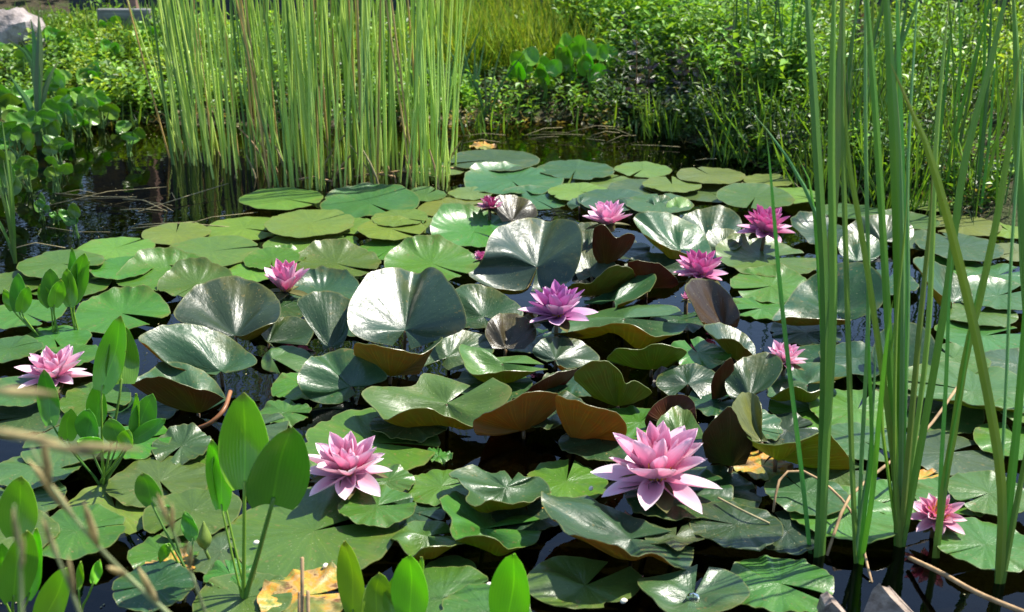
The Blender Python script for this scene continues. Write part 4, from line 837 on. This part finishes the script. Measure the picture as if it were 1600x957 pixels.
for i in range(34):
    x, y = rs2.choice([(rs2.uniform(700, 1240), 0), (rs2.uniform(1180, 1420), 1)])
    yy = rs2.uniform(200, 236)+max(0, x-1000)*.2 if y == 0 else 240+(x-1180)*.25+rs2.uniform(0, 30)
    p = at_h(x, yy, .006); a = rs2.gauss(0, .6); l_ = rs2.uniform(.05, .22)
    o = put('straw', tube('straw', [(0, 0, 0), (l_*.5*math.cos(a), l_*.5*math.sin(a), rs2.uniform(.002, .015)), (l_*math.cos(a), l_*math.sin(a), rs2.uniform(0, .015))], rs2.uniform(.0006, .0012), M_STRAW, 5)); o.location = p
    tag(o, 'pale straw floating along the far bank behind the farthest pads', 'straw', 'straws along the far bank')
SEEDS = [(401, 849, 'tan seed husk beside the stalk on the very large pad'), (509, 885, 'tan round seed husk near the rim of the very large pad'), (765, 915, 'white seed husk beside the single broad bright leaf'), (924, 764, 'white seed husk on the pad beside the biggest lily'), (975, 940, 'small tan husk on the broad scalloped pad')]
for x, y, lab in SEEDS:
    p = at_h(x, y, .022); o = put('seed_husk', tube('seed_husk', [(-.0042, 0, 0), (-.002, 0, .0006), (.001, .0005, .0008), (.0042, .001, 0)], [.0016, .0032, .0031, .0012], M_SEED, 8)); o.location = p; o.rotation_euler = (0, 0, random.uniform(-1, 1)); tag(o, lab, 'seed')
b = NB('water_drop'); gb = b.node('ShaderNodeBsdfGlass'); gb.inputs['IOR'].default_value = 1.33; gb.inputs['Roughness'].default_value = 0; M_DROP = b.out(gb.outputs[0])
p = at_h(1083, 935, .018); o = put('water_drop', tube('water_drop', [(0, 0, -.002), (0, 0, 0), (0, 0, .003), (0, 0, .0055), (0, 0, .0068)], [.006, .0085, .008, .005, .001], M_DROP, 14)); o.location = p; tag(o, 'clear water drop in the notch of the near pad', 'water drop')

# pollen, bud scales and leaf crumbs on the water
n = 2600; fx = RNG.uniform(-1.7, 1.7, n); fy = 1.05+RNG.uniform(0, 1, n)**1.4*3.2; fy = np.where(clump_w(fx, fy) > RNG.uniform(.2, .8, n), fy, fy*0+9)
ok = (fy < shore(fx)+.05) & (np.abs(fx) < .2+fy*.5); fx, fy = fx[ok], fy[ok]; n = len(fx); a = RNG.uniform(0, 6.28, n); r = RNG.uniform(.0006, .0022, n)
V = np.stack([np.stack([fx+r*q*np.cos(a+k), fy+r*q2*np.sin(a+k), np.full(n, .0012)], -1) for k, q, q2 in ((0, 1, 1), (1.3, .7, .8), (3.1, 1.1, 1), (4.5, .6, .7))]+[np.stack([fx, fy, np.full(n, .0021)], -1)], 1)
F = (np.arange(n)*5)[:, None, None]+np.array([[0, 1, 4], [1, 2, 4], [2, 3, 4], [3, 0, 4]])[None]
fd = put('floating_debris', mesh_np('floating_debris', V.reshape(-1, 3), F.reshape(-1, 3), plain('debris', (.30, .27, .13), .7, .7, 8))); tag(fd, 'pollen and tiny plant crumbs floating on the water', 'debris', kind='stuff')

# broken boards at the near edge
def board(label, pp, hs, thick, mat, name='wooden_board'):
    P = [np.array(at_h(x, y, h/100)) for (x, y), h in zip(pp, hs)]; o0 = P[0]
    n = np.cross(P[1]-P[0], P[2]-P[0]); n /= np.linalg.norm(n); n = n if n[2] > 0 else -n
    k = len(P); V = [p-o0 for p in P]+[p-o0-n*thick for p in P]
    F = [list(range(k)), list(range(2*k-1, k-1, -1))]+[[i, (i+1) % k, (i+1) % k+k, i+k] for i in range(k)]
    me = bpy.data.meshes.new(name); me.from_pydata([tuple(v) for v in V], [], F); me.materials.append(mat); me.update()
    o = put(name, me); o.location = o0; tag(o, label, 'board')
    bv = o.modifiers.new('bevel', 'BEVEL'); bv.width = .0015; bv.segments = 2; return o
board('smaller weathered board end with a split grain, tilted at the pond edge', [(1276, 950), (1282, 930), (1293, 924), (1303, 934), (1345, 985), (1290, 985)], [1, 3.4, 4, 3.6, 1, 0], .016, M_WOOD)
board('larger grey-brown board with a cut corner at the pond edge', [(1350, 960), (1365, 922), (1374, 914), (1392, 934), (1440, 985), (1355, 985)], [1.5, 4.2, 5, 4.2, 1, 0], .018, M_WOOD)

# out-of-focus dry grass close to the lens
def grass_stalk(label, pts, r, ears, name='dry_grass_stalk'):
    P = [at_Y(x, y, Y) for x, y, Y in pts]; e = empty(name, P[0], label, 'dry grass')
    k = catmull([p-P[0] for p in P], 16); put('stem', tube('stem', k, np.linspace(r*.9, r*.35, 16), M_GSTEM, 6), e)
    for t, l_, a in ears:
        i = min(14, int(t*15)); b0 = k[i]; d = k[i+1]-k[i]; d /= np.linalg.norm(d); d = d+np.array([.25*math.cos(a), .1*math.sin(a), .3*math.sin(a)]); d /= np.linalg.norm(d)
        put('seed_head', tube('seed_head', [b0, b0+d*l_*.3, b0+d*l_*.7, b0+d*l_], [r*.5, r*1.25, r*1.0, r*.2], M_EAR, 6), e)
M_EAR = plain('grass_ear', (.42, .34, .16), .7, .6, 60, .2, .4)
M_GSTEM = plain('grass_stem', (.26, .30, .14), .6, .45, 30)
grass_stalk('blurred dry grass stalk with seed heads slanting down across the marsh leaves', [(310, 1000, .62), (225, 925, .60), (150, 850, .56), (80, 760, .54), (50, 700, .53)], .0018, [(.25, .035, 1), (.45, .04, -1), (.6, .04, .5), (.75, .045, 2.4), (.9, .04, 0)])
grass_stalk('blurred horizontal dry grass blade crossing below the pale lily', [(-60, 660, .42), (20, 683, .42), (110, 697, .42), (215, 704, .42)], .0014, [(.15, .03, .3), (.4, .03, -.4), (.6, .03, .1)])
grass_stalk('short blurred dry grass tip beside the pale many-petalled lily', [(-80, 600, .40), (0, 612, .40), (62, 618, .40)], .0014, [(.5, .025, .2)])
grass_stalk('blurred dry grass with drooping ears leaning over the half yellow pad', [(330, 985, .70), (300, 900, .66), (270, 830, .62), (240, 780, .60)], .0014, [(.5, .03, .8), (.65, .035, -.6), (.8, .03, .4), (.9, .025, 1.5)])
grass_stalk('blurred reddish dry grass stalk rising by the bright broad leaves', [(35, 1010, .50), (33, 920, .50), (30, 850, .49), (22, 790, .48)], .0013, [(.5, .025, 1.2), (.7, .025, 2)])
grass_stalk('blurred pale dry grass stem before the small spoon-shaped leaves', [(140, 1000, .55), (110, 920, .54), (82, 850, .53), (70, 800, .52)], .0013, [(.35, .03, 1), (.6, .03, 2)])

# ------------------------------------------------------------------ the bank: stones, boards
def rock(label, x, y, Y, sx, sy, sz, seed, name='stone'):
    p = at_Y(x, y, Y); r = np.random.default_rng(seed); n, m = 18, 26
    V = []
    K = [(r.normal(size=3), r.uniform(0, 6)) for _ in range(7)]; pl = [(d/np.linalg.norm(d), r.uniform(.62, .9)) for d in r.normal(size=(9, 3))]
    for i in range(n+1):
        for j in range(m):
            a, e_ = 2*math.pi*j/m, math.pi*(i/n-.5); d = np.array([math.cos(e_)*math.cos(a), math.cos(e_)*math.sin(a), math.sin(e_)])
            q = 1.0
            for nn, dd in pl:
                c_ = d.dot(nn)
                if c_ > .05: q = min(q, dd/c_)
            q *= 1+.07*sum(math.sin(4*d.dot(kk)+ph) for kk, ph in K)/2+.035*sum(math.sin(11*d.dot(kk)+2*ph) for kk, ph in K)/2
            V.append(d*q*np.array([sx, sy, sz]))
    idx = np.arange((n+1)*m).reshape(n+1, m); jn = np.roll(idx, -1, axis=1)
    F = np.stack([idx[:-1], jn[:-1], jn[1:], idx[1:]], -1).reshape(-1, 4)
    o = put(name, mesh_np(name, V, F, M_ROCK, True, sharp=35)); o.location = p; tag(o, label, name); return o
rock('large pinkish-grey boulder with a shaded hollow beside the iris-like plant', 14, 62, 4.45, .14, .12, .135, 4, 'boulder')
rock('small grey stone sitting in the grass just below the boulder', 12, 100, 4.6, .06, .05, .05, 6)
rock('white stone glimpsed through the rush stems', 512, 105, 4.75, .035, .03, .03, 8)
rock('pale upright stone on the bank right beside the rushes', 745, 92, 4.75, .035, .03, .055, 9)
rock('flat pale stone lying at the waterline beside the rushes', 728, 146, 4.35, .05, .04, .022, 12)
rock('pale rounded stone on the bank behind the rushes near its right edge', 722, 118, 4.6, .04, .035, .03, 15)
rock('tan stone under the cluster of glossy spoon leaves', 893, 152, 4.35, .03, .03, .018, 17)
def plank(label, x0, y0, x1, y1, Y, depth, mat, name='wooden_board', cat='board', zfoot=None):
    a, b_ = at_Y(x0, y0, Y), at_Y(x1, y1, Y); cx_, cz = (a.x+b_.x)/2, (a.z+b_.z)/2; hx, hz = abs(b_.x-a.x)/2, abs(b_.z-a.z)/2
    if zfoot is not None: top = cz+hz; hz = (top-zfoot)/2; cz = (top+zfoot)/2
    V = [(sx*hx, sy*depth/2, sz*hz) for sz in (-1, 1) for sy in (-1, 1) for sx in (-1, 1)]
    F = [(0, 1, 3, 2), (4, 6, 7, 5), (0, 4, 5, 1), (2, 3, 7, 6), (0, 2, 6, 4), (1, 5, 7, 3)]
    o = put(name, mesh_np(name, V, F, mat, False)); o.location = (cx_, Y, cz); bv = o.modifiers.new('bevel', 'BEVEL'); bv.width = .004; bv.segments = 2
    tag(o, label, cat); return o
plank('grey weathered plank lying in the grass behind the broad leaves', 152, 14, 238, 46, 4.78, .03, M_GREYWOOD)
plank('reddish-brown wooden post standing behind the grey plank', 190, -220, 204, 17, 4.86, .04, plain('post_wood', (.20, .12, .09), .8, .3, 40), 'wooden_post', 'post', zfoot=.05)
fb = at_Y(1100, 20, 5.3); fe = empty('board_fence', (fb.x, 5.3, .10), 'dark grey board fence seen through gaps in the bank plants', 'fence')
for i in range(31):
    xx = -1.85+i*.17
    me = mesh_np('board', [(sx*.078, sy*.011, (.5+.5*sz)*.62) for sz in (-1, 1) for sy in (-1, 1) for sx in (-1, 1)], [(0, 1, 3, 2), (4, 6, 7, 5), (0, 4, 5, 1), (2, 3, 7, 6), (0, 2, 6, 4), (1, 5, 7, 3)], M_DARKWOOD, False) if i == 0 else me
    put('board', me, fe, Matrix.Translation((xx-fb.x, random.uniform(-.004, .004), random.uniform(-.02, .0))))
for k_ in (.16, .46):
    put('rail', mesh_np('rail', [(sx*2.66, sy*.018+.032, k_+sz*.035) for sz in (-1, 1) for sy in (-1, 1) for sx in (-1, 1)], [(0, 1, 3, 2), (4, 6, 7, 5), (0, 4, 5, 1), (2, 3, 7, 6), (0, 2, 6, 4), (1, 5, 7, 3)], M_DARKWOOD, False), fe, Matrix.Translation((-fb.x+.73, 0, 0)))

# ------------------------------------------------------------------ bank vegetation as geometry
class Herb:
    """collects leaf quads for one mesh"""
    def __init__(s): s.V, s.C = [], []
    def leaves(s, P, D, N, L, W, C, fold=.25):
        """arrays: base P, direction D, normal N, length L, width W, colour C -> two folded quads per leaf"""
        S = np.cross(D, N); S /= np.maximum(1e-6, np.linalg.norm(S, axis=1, keepdims=True)); N2 = np.cross(S, D)
        L = L[:, None]; W = W[:, None]
        a = P; m = P+D*L*.52-N2*L*.02; t = P+D*L-N2*L*.12
        l = P+D*L*.45+S*W*.5+N2*W*fold; r = P+D*L*.45-S*W*.5+N2*W*fold
        l2 = P+D*L*.75+S*W*.33+N2*W*fold*.5-N2*L*.05; r2 = P+D*L*.75-S*W*.33+N2*W*fold*.5-N2*L*.05
        s.V.append(np.stack([a, l, l2, t, m, a, m, t, r2, r], 1)); s.C.append(np.repeat(C[:, None], 10, 1))
    def build(s, name, mat):
        V = np.concatenate(s.V).reshape(-1, 3); C = np.concatenate(s.C).reshape(-1, 3); n = len(V)//5
        F = np.arange(len(V)).reshape(-1, 5); return mesh_np(name, V, F, mat, True, col=np.hstack([C, np.ones((len(C), 1))]))
def unit(v): return v/np.maximum(1e-9, np.linalg.norm(v, axis=-1, keepdims=True))
def clump(x, y, seed, f=6.0):
    a = np.sin(x*f+seed)*np.cos(y*f*1.3-seed*2)+.7*np.sin(x*f*2.3-y*f*1.1+seed*3)+.5*np.cos(y*f*3.1+x*f*2.7+seed)
    return np.clip(.5+a*.32, 0, 1)
def sprigs(H, bx, by, hgt, n_leaf, L, W, cols, lean=.25, up=.25):
    """leafy stems: bx,by base arrays"""
    cl = clump(bx, by, hgt*31); keep = RNG.uniform(0, 1, len(bx)) < .25+1.1*cl; bx, by, cl = bx[keep], by[keep], cl[keep]
    n = len(bx); bz = ground_z(bx, by); hg = hgt*RNG.uniform(.6, 1.25, n)*(.45+1.1*cl)
    dirv = unit(np.stack([RNG.normal(0, lean, n), RNG.normal(-.05, lean, n), np.ones(n)], -1))
    c2 = clump(bx, by, hgt*77+5, 4.5); ci = np.clip((c2*1.3-.15)*len(cols)+RNG.normal(0, .45, n), 0, len(cols)-.01).astype(int); cb = np.array(cols)[ci]*RNG.uniform(.8, 1.3, (n, 1))*(.75+.6*clump(bx, by, hgt*13+2, 7))[:, None]
    L = L*(.75+.7*clump(bx, by, hgt*51+9, 5)); W = W*(.6+.9*clump(bx, by, hgt*91+3, 5))
    for k in range(n_leaf):
        t = (k+.6)/n_leaf; az = k*2.2+RNG.uniform(0, 1, n)*1.2+bx*37
        P = np.stack([bx, by, bz], -1)+dirv*(hg*t)[:, None]
        D = unit(np.stack([np.cos(az), np.sin(az), np.full(n, up)+RNG.normal(0, .3, n)], -1)+dirv*.25)
        N = unit(np.stack([RNG.normal(0, .35, n), RNG.normal(0, .35, n), np.ones(n)], -1))
        sz = RNG.uniform(.65, 1.3, n)*(1.1-.5*abs(t-.5)); 
        H.leaves(P, D, N, L*sz, W*sz*RNG.uniform(.8, 1.2, n), cb*RNG.uniform(.75, 1.25, (n, 1)))
def blades(H, bx, by, hgt, cols, wid=.004, lean=.35, seg=1):
    n = len(bx); bz = ground_z(bx, by)-.01; hg = hgt*RNG.uniform(.5, 1.3, n)
    D = unit(np.stack([RNG.normal(0, lean, n), RNG.normal(-.05, lean, n), np.ones(n)], -1)); ci = RNG.integers(0, len(cols), n)
    C = np.array(cols)[ci]*RNG.uniform(.7, 1.3, (n, 1)); az = RNG.uniform(0, 6.28, n)
    N = unit(np.stack([np.cos(az), np.sin(az), np.full(n, .3)], -1))
    H.leaves(np.stack([bx, by, bz], -1), D, N, hg, np.full(n, wid)*RNG.uniform(.7, 1.4, n), C, .15)
def region(n, x0, x1, s0, s1, far=False):
    """points behind the shoreline: photo x range at depth, distance s0..s1 metres inland"""
    q = RNG.uniform(0, 1, n)**1.15; u = RNG.uniform(x0, x1, n)
    s = q*(s1-s0)+s0
    if far: s = s0+q*np.maximum(s1-s0, 5.15-shore((u-800)/FPX*4.2)-s0)
    X = np.interp(u, [-100, 1700], [0, 1]); 
    x = (u-800)/FPX; xs = x*4.4; Y = shore(xs)+s; xs = x*(Y*math.cos(PITCH)+.28)
    return xs, shore(xs)+s
G_B = [(.10, .21, .022), (.14, .28, .03), (.07, .15, .02), (.17, .30, .035)]
G_Y = [(.22, .31, .035), (.28, .33, .06), (.19, .28, .03)]
G_D = [(.04, .085, .02), (.05, .11, .03), (.035, .06, .02)]
G_P = [(.07, .12, .035), (.13, .13, .12), (.08, .10, .06), (.10, .19, .03)]
G_S = [(.20, .17, .08), (.26, .21, .12), (.12, .09, .04)]
H = Herb()
sprigs(H, *region(3600, -60, 1660, .02, 1.2, True), .085, 8, .022, .013, G_B+G_D[:1])
sprigs(H, *region(1800, 60, 720, .05, 1.1), .07, 8, .020, .013, G_B+G_Y[:1])
sprigs(H, *region(900, 880, 1300, .35, 1.15), .20, 13, .030, .013, [(.11, .24, .025), (.15, .28, .04), (.09, .20, .025)])
sprigs(H, *region(300, 900, 1250, .6, 1.2), .30, 15, .036, .015, [(.12, .25, .025), (.16, .29, .04)])
sprigs(H, *region(900, 940, 1300, .0, .6), .12, 9, .024, .010, G_P+G_B[:1]+G_D)
sprigs(H, *region(2600, 1130, 1660, .0, 2, True), .085, 8, .020, .011, G_D+G_B[:2]+G_P[:1])
sprigs(H, *region(1500, -60, 1660, -.06, .25), .04, 6, .018, .010, G_D+G_S[:1]+G_B[:1])
sprigs(H, *region(1100, -80, 330, .0, 1.2), .09, 8, .024, .014, G_B+G_Y[:1])
gc = put('ground_cover', H.build('ground_cover', M_HERB)); tag(gc, 'dense low leafy herbs covering the whole far bank', 'ground cover', kind='stuff')
H = Herb()
blades(H, *region(6000, 690, 930, .35, 1.15), .17, G_Y+G_B[:1], .0032, .4)
blades(H, *region(3000, -60, 1660, .4, 1.2, True), .14, G_B+G_Y[:1], .004, .4)
blades(H, *region(2500, -60, 1660, -.05, .4), .07, G_S+G_D, .003, .9)
blades(H, *region(1800, 1080, 1660, -.02, 2, True), .18, G_B+G_D, .006, .3)
sprigs(H, *region(500, 1240, 1660, .9, 2, True), .17, 12, .028, .012, G_B+G_Y[:1])
blades(H, *region(900, 60, 260, .6, 1.2), .12, G_B+G_Y, .005, .45)
for x0, x1, n_, h_ in ((960, 1320, 420, .13), (1300, 1660, 520, .17), (690, 960, 160, .10), (60, 260, 90, .09)):
    bx, by = region(n_, x0, x1, -.20, .08); kp = clump(bx, by, 3.3, 9) > RNG.uniform(.35, 1.1, n_); bx, by = bx[kp], by[kp]; n_ = len(bx); H.leaves(np.stack([bx, by, np.full(n_, -.02)], -1), unit(np.stack([RNG.normal(0, .3, n_), RNG.normal(0, .25, n_), np.ones(n_)], -1)), unit(np.stack([RNG.normal(0, 1, n_), -np.ones(n_), np.full(n_, .3)], -1)), h_*RNG.uniform(.4, 1.4, n_), RNG.uniform(.004, .009, n_), np.array(G_B+G_D[:2])[RNG.integers(0, 6, n_)]*RNG.uniform(.7, 1.2, (n_, 1)), .1)
gr = put('bank_grass', H.build('bank_grass', M_HERB)); tag(gr, 'fine green and yellowish grass growing through the bank', 'grass', kind='stuff')

# unseen greenery added behind the fence for the still water to mirror
H = Herb(); n = 26000
hx = RNG.uniform(-6.5, 6.5, n); hz = RNG.uniform(0, 1, n)**.8; top = .95+.16*np.sin(hx*1.7)+.12*np.sin(hx*4.1+1)+.55*(hx < -.7)  # raised on the left to darken the sky mirrored in the water
P = np.stack([hx, 6.9+RNG.normal(0, .28, n)+.15*np.sin(hx*3+hz*5), .1+hz*top], -1)
D = unit(RNG.normal(0, 1, (n, 3))+np.array([0, -.4, .1])); N = unit(RNG.normal(0, .6, (n, 3))+np.array([0, -.4, .8]))
H.leaves(P, D, N, RNG.uniform(.06, .12, n), RNG.uniform(.04, .07, n), np.array(G_D+G_B[:1])[RNG.integers(0, 4, n)]*RNG.uniform(.7, 1.3, (n, 1)))
hd = put('added_hedge', H.build('added_hedge', M_HERB)); tag(hd, 'unseen leafy greenery added behind the board fence for water reflections', 'added_hedge', kind='stuff')

# single plants on the bank --------------------------------------------------
def bank_plant(label, x, y, Y, n, wpx, hpx, spread, col, seed, shape='ovate', cat='marsh plant', name='marsh_plant', group=None, upright=.8):
    r = random.Random(seed); b0 = at_Y(x, y, Y); b0.z = float(ground_z(b0.x, b0.y)) if b0.z < ground_z(b0.x, b0.y) else b0.z
    e = empty(name, b0, label, cat, group); m_ = px(b0)
    for i in range(n):
        a = 6.283*i/n+r.uniform(-.5, .5); k = r.uniform(.35, 1.0); d = Vector((math.cos(a)*spread*k, math.sin(a)*spread*k*.8, 0))*m_
        hh = hpx*m_*r.uniform(.55, 1.0); Lh = hpx*m_*r.uniform(.42, .6)
        b3 = b0+d*.5+Vector((0, 0, max(.01, hh-Lh*.6))); t3 = b3+Vector((d.x*.55, d.y*.55, Lh*upright*r.uniform(.6, 1.15)))+Vector((r.uniform(-1, 1), r.uniform(-1, 1), 0))*Lh*.25
        blade(e, b3, t3, wpx*m_*r.uniform(.8, 1.2), r.uniform(-.9, .9), col=col, org=b0, shape=shape, petiole=b0+Vector((r.uniform(-.01, .01), r.uniform(-.01, .01), 0)))
    return e
BP = (.15, .34, .04)
SPOON = 'glossy spoon-leaved plant standing in the shallows beneath the yellow grass mound'
for i, (x, y, n) in enumerate(((815, 172, 6), (850, 178, 6), (890, 170, 7), (925, 172, 7), (952, 168, 4))):
    bank_plant(SPOON, x, y, at_h(x, y, 0).y, n, 27, 78, 22, BP, 20+i, group='spoon-leaved plants below the grass mound')
LW = 'broad-leaved plant in the shallow water under the boulder'
for i, (x, y, n, w_, h_) in enumerate(((30, 250, 7, 28, 70), (75, 235, 7, 26, 80), (110, 225, 7, 26, 75), (20, 200, 6, 26, 70), (60, 195, 6, 26, 60), (130, 190, 6, 26, 60), (205, 245, 5, 22, 60), (95, 262, 5, 24, 56), (150, 175, 6, 24, 60), (20, 160, 5, 24, 60))):
    bank_plant(LW, x, y, at_h(x, y, 0).y, n, w_*1.25, h_*1.1, 30, (.13, .29, .05), 40+i, group='broad-leaved plants under the boulder', upright=.5)
LW2 = 'lush broad-leaved plant crowding the left shallows around the iris-like plant'
for i, (x, y) in enumerate(((8, 285), (45, 300), (90, 300), (5, 235), (50, 170), (95, 185), (120, 205), (140, 215), (85, 215), (35, 222), (160, 200), (5, 130), (100, 150))):
    bank_plant(LW2, x, y, at_h(x, y, 0).y, 6, 30, 66, 26, (.15, .31, .05), 140+i, group='lush plants around the iris', upright=.6)
BK = 'leafy plant growing on the bank beneath the grey plank'
for i, (x, y, Y) in enumerate(((140, 120, 4.55), (175, 95, 4.75), (205, 85, 4.85), (235, 110, 4.6), (120, 140, 4.4), (180, 140, 4.4), (265, 90, 4.8))):
    bank_plant(BK, x, y, Y, 6, 20, 50, 24, (.14, .30, .04), 60+i, group='leafy plants beneath the plank', upright=.6)
bank_plant('small sprout with three leaves alone on the dark water left of the rushes', 118, 372, at_h(118, 372, 0).y, 5, 18, 62, 12, (.09, .23, .035), 81)
bank_plant('pair of tiny sprouts on the dark water before the broad-leaved plants', 68, 345, at_h(68, 345, 0).y, 4, 13, 48, 12, (.08, .21, .035), 83)
bank_plant('tiny low sprout beside the small sprout on the dark water', 88, 352, at_h(88, 352, 0).y, 3, 12, 26, 8, (.09, .24, .03), 84)
bank_plant('tall broad-leaved plant at the water edge beside the straws', 12, 330, at_h(12, 330, 0).y, 5, 34, 105, 16, (.10, .23, .035), 85)
bank_plant('leafy plant standing at the rush stand edge behind the stems', 500, 150, 4.35, 5, 14, 40, 14, (.09, .24, .03), 86)
# iris-like plant before the boulder
ib = at_h(60, 228, 0); ie = empty('iris_plant', ib, 'iris-like plant with long blue-green blades before the boulder', 'iris')
for pp, w_ in (([(60, 228), (58, 150), (45, 90), (12, 62)], 11), ([(60, 228), (58, 140), (54, 70), (48, 30)], 13), ([(61, 228), (60, 140), (62, 70), (60, 20)], 12), ([(61, 228), (66, 160), (78, 120), (90, 98)], 10), ([(60, 228), (48, 170), (30, 140), (15, 118)], 10), ([(60, 228), (57, 160), (52, 100), (30, 60)], 9)):
    P = catmull([at_Y(x, y, ib.y+.02*i) for i, (x, y) in enumerate(pp)], 12); wm = w_*px(ib)
    strap('leaf', P, [wm*.6, wm*.8, wm, wm, wm*.7, wm*.08], ie, col=(.08, .19, .06), roll=random.uniform(-.4, .4), org=ib)
# tuft of reed leaves at the far left water edge
tb = at_h(25, 412, 0); te = empty('reed_tuft', tb, 'tuft of thin reed blades at the water edge by the straws', 'reed')
for tx, ty in ((2, 180), (14, 215), (-10, 260), (-25, 230), (8, 300), (-15, 330), (20, 330), (-40, 290), (5, 250)):
    P = catmull([at_Y(24, 412, tb.y), at_Y(24+(tx-24)*.35, 412+(ty-412)*.5, tb.y), at_Y(tx, ty, tb.y+.03)], 10); wm = random.uniform(4, 7)*px(tb)
    strap('leaf', P, [wm, wm, wm*.8, wm*.1], te, col=(.10, .20, .04), roll=random.uniform(-.6, .6), org=tb)
# reeds standing along the right bank
rb = random.Random(9)
for k_ in range(13):
    x0 = rb.uniform(1085, 1600); Yb = at_h(x0, 228+max(0, (x0-1100)*.22), 0).y+rb.uniform(-.05, .35); b0 = at_Y(x0, 200, Yb); b0.z = max(0, float(ground_z(b0.x, b0.y)))
    e = empty('reed_clump', b0, 'clump of slender reed blades rising from the right-hand bank herbs', 'reed', 'reed clumps on the bank')
    for i in range(rb.randint(4, 8)):
        hh = rb.uniform(.22, .75); lx, ly = rb.gauss(0, .10), rb.gauss(0, .08); dx, dy = rb.gauss(0, .03), rb.gauss(0, .03)
        droop = rb.random() < .15
        pts = [(dx, dy, -.02), (dx+lx*.4*hh, dy+ly*.4*hh, hh*.5), (dx+lx*hh, dy+ly*hh, hh)]
        if droop: pts += [(dx+lx*hh+.08*rb.choice((-1, 1)), dy+ly*hh, hh*.92)]
        wm = rb.uniform(.005, .010)
        strap('leaf', catmull(pts, 9), [wm, wm, wm*.8, wm*.1], e, col=rb.choice([(.09, .20, .05), (.12, .24, .04), (.07, .16, .05)]), roll=rb.uniform(-1, 1))
# iris-like blades beside the rushes
for k_, (x0, y0) in enumerate(((690, 150), (705, 165), (742, 150), (760, 165), (665, 170))):
    b0 = at_h(x0, y0+25, 0); e = empty('iris_plant', b0, 'young iris-like plant with grey-green blades where the rushes meet the bank', 'iris', 'iris plants beside the rushes')
    for i in range(5):
        hh = rb.uniform(.16, .34); lx = rb.gauss(0, .3); wm = rb.uniform(.008, .014)
        strap('leaf', catmull([(0, 0, -.03), (lx*.35*hh, 0, hh*.5), (lx*hh, .02, hh)], 9), [wm, wm, wm*.8, wm*.08], e, col=(.08, .17, .07), roll=rb.uniform(-.9, .9))
# purple-leaved plants: stems with paired grey-purple leaves
for k_, (x0, y0, hpx) in enumerate(((990, 205, 130), (1010, 195, 70), (1060, 205, 90), (1085, 215, 80), (1125, 200, 110), (1150, 225, 90), (1045, 190, 60), (1330, 190, 90), (970, 160, 90), (1110, 180, 80))):
    b0 = at_h(x0, y0, 0); b0 = at_Y(x0, y0-15, b0.y+.12); b0.z = max(0, float(ground_z(b0.x, b0.y))); m_ = px(b0); hh = hpx*m_
    e = empty('purple_leaved_plant', b0, 'dark-stemmed plant with paired grey-purple leaves on the bank', 'plant', 'purple-leaved plants on the bank')
    put('stem', tube('stem', [(0, 0, -.02), (.004, 0, hh*.5), (.0, .01, hh)], [.0025, .002, .001], M_STALK, 6), e)
    for i in range(9):
        t = .18+.8*i/9
        for s_ in (-1, 1):
            a = i*1.4+rb.uniform(-.3, .3)+(0 if s_ > 0 else math.pi); l_ = rb.uniform(.03, .05)*(1.1-.4*t)
            b3 = b0+Vector((.004*t, .01*t, hh*t)); t3 = b3+Vector((math.cos(a)*l_, math.sin(a)*l_, l_*rb.uniform(-.1, .5)))
            o = blade(e, b3, t3, l_*.42, rb.uniform(-.4, .4), cup=.25, bend=.1, col=(.15, .14, .16) if rb.random() < .55 else (.08, .12, .05), org=b0)

# ------------------------------------------------------------------ labels of the plain floating pads: the two landmarks each lies between
LM = {'biggest pink lily': (1025, 752), 'second largest lily': (545, 744), 'yellow-centred lily': (1464, 812), 'many-petalled pale lily': (86, 592), 'purple-pink lily': (870, 497), 'cup-shaped lily': (447, 455),
      'lily over bronze leaf': (950, 352), 'far bright pink lily': (1195, 364), 'magenta lily': (1093, 433), 'half hidden pale lily': (1225, 570), 'dark magenta lily': (765, 327), 'folded silver leaf': (633, 516), 'standing grey leaf': (839, 417),
      'big dark leaning leaf': (368, 480), 'red-brown curled leaf': (300, 620), 'streaked silver leaf': (960, 830), 'ruffled pad': (785, 760), 'tall paired leaves': (400, 700), 'upright pointed plant': (170, 640), 'fan-leaved sprouts': (85, 470),
      'foot of the rushes': (480, 290), 'broad cattail clump': (1275, 868), 'thickest cattail clump': (1405, 852), 'slanting cattail leaf': (1560, 910), 'broken boards': (1330, 945), 'yellow decaying pad': (478, 930), 'drooping bright pad': (690, 640),
      'orange floating leaf': (755, 228), 'spoon-leaved plants': (880, 185), 'reed tuft': (25, 412), 'very large shadowed pad': (1520, 612), 'wavy grey leaf': (1475, 440), 'big dark rounded leaf': (1300, 455), 'right-hand reeds': (1300, 270), 'small lone sprout': (118, 372), 'bright broad leaves': (25, 880), 'bright pointed leaves': (600, 960), 'water drop': (1083, 933), 'far right bank reeds': (1570, 330)}
LP = {k: at_h(*v, 0) for k, v in LM.items()}
TONE = {FAR['group']: 'pale green', RU['group']: 'yellow-green', LE['group']: 'green', RI['group']: 'shadow-striped green', FR['group']: 'mid-green', SH['group']: 'dark shade-tinted'}
seen = set()
for e in PADS:
    g = e.get('group')
    if g not in TONE: continue
    p = e.location; order = sorted(LP, key=lambda k: (LP[k]-p).length); done = False
    for a in order[:4]:
        for b_ in order[:9]:
            va, vb = LP[a]-p, LP[b_]-p
            if a == b_ or va.xy.length < 1e-4 or vb.xy.length < 1e-4 or va.xy.normalized().dot(vb.xy.normalized()) > -.1: continue
            key = frozenset((a, b_))
            if key in seen: continue
            seen.add(key); e['label'] = f'{TONE[g]} flat pad between the {a} and the {b_}'; done = True; break
        if done: break
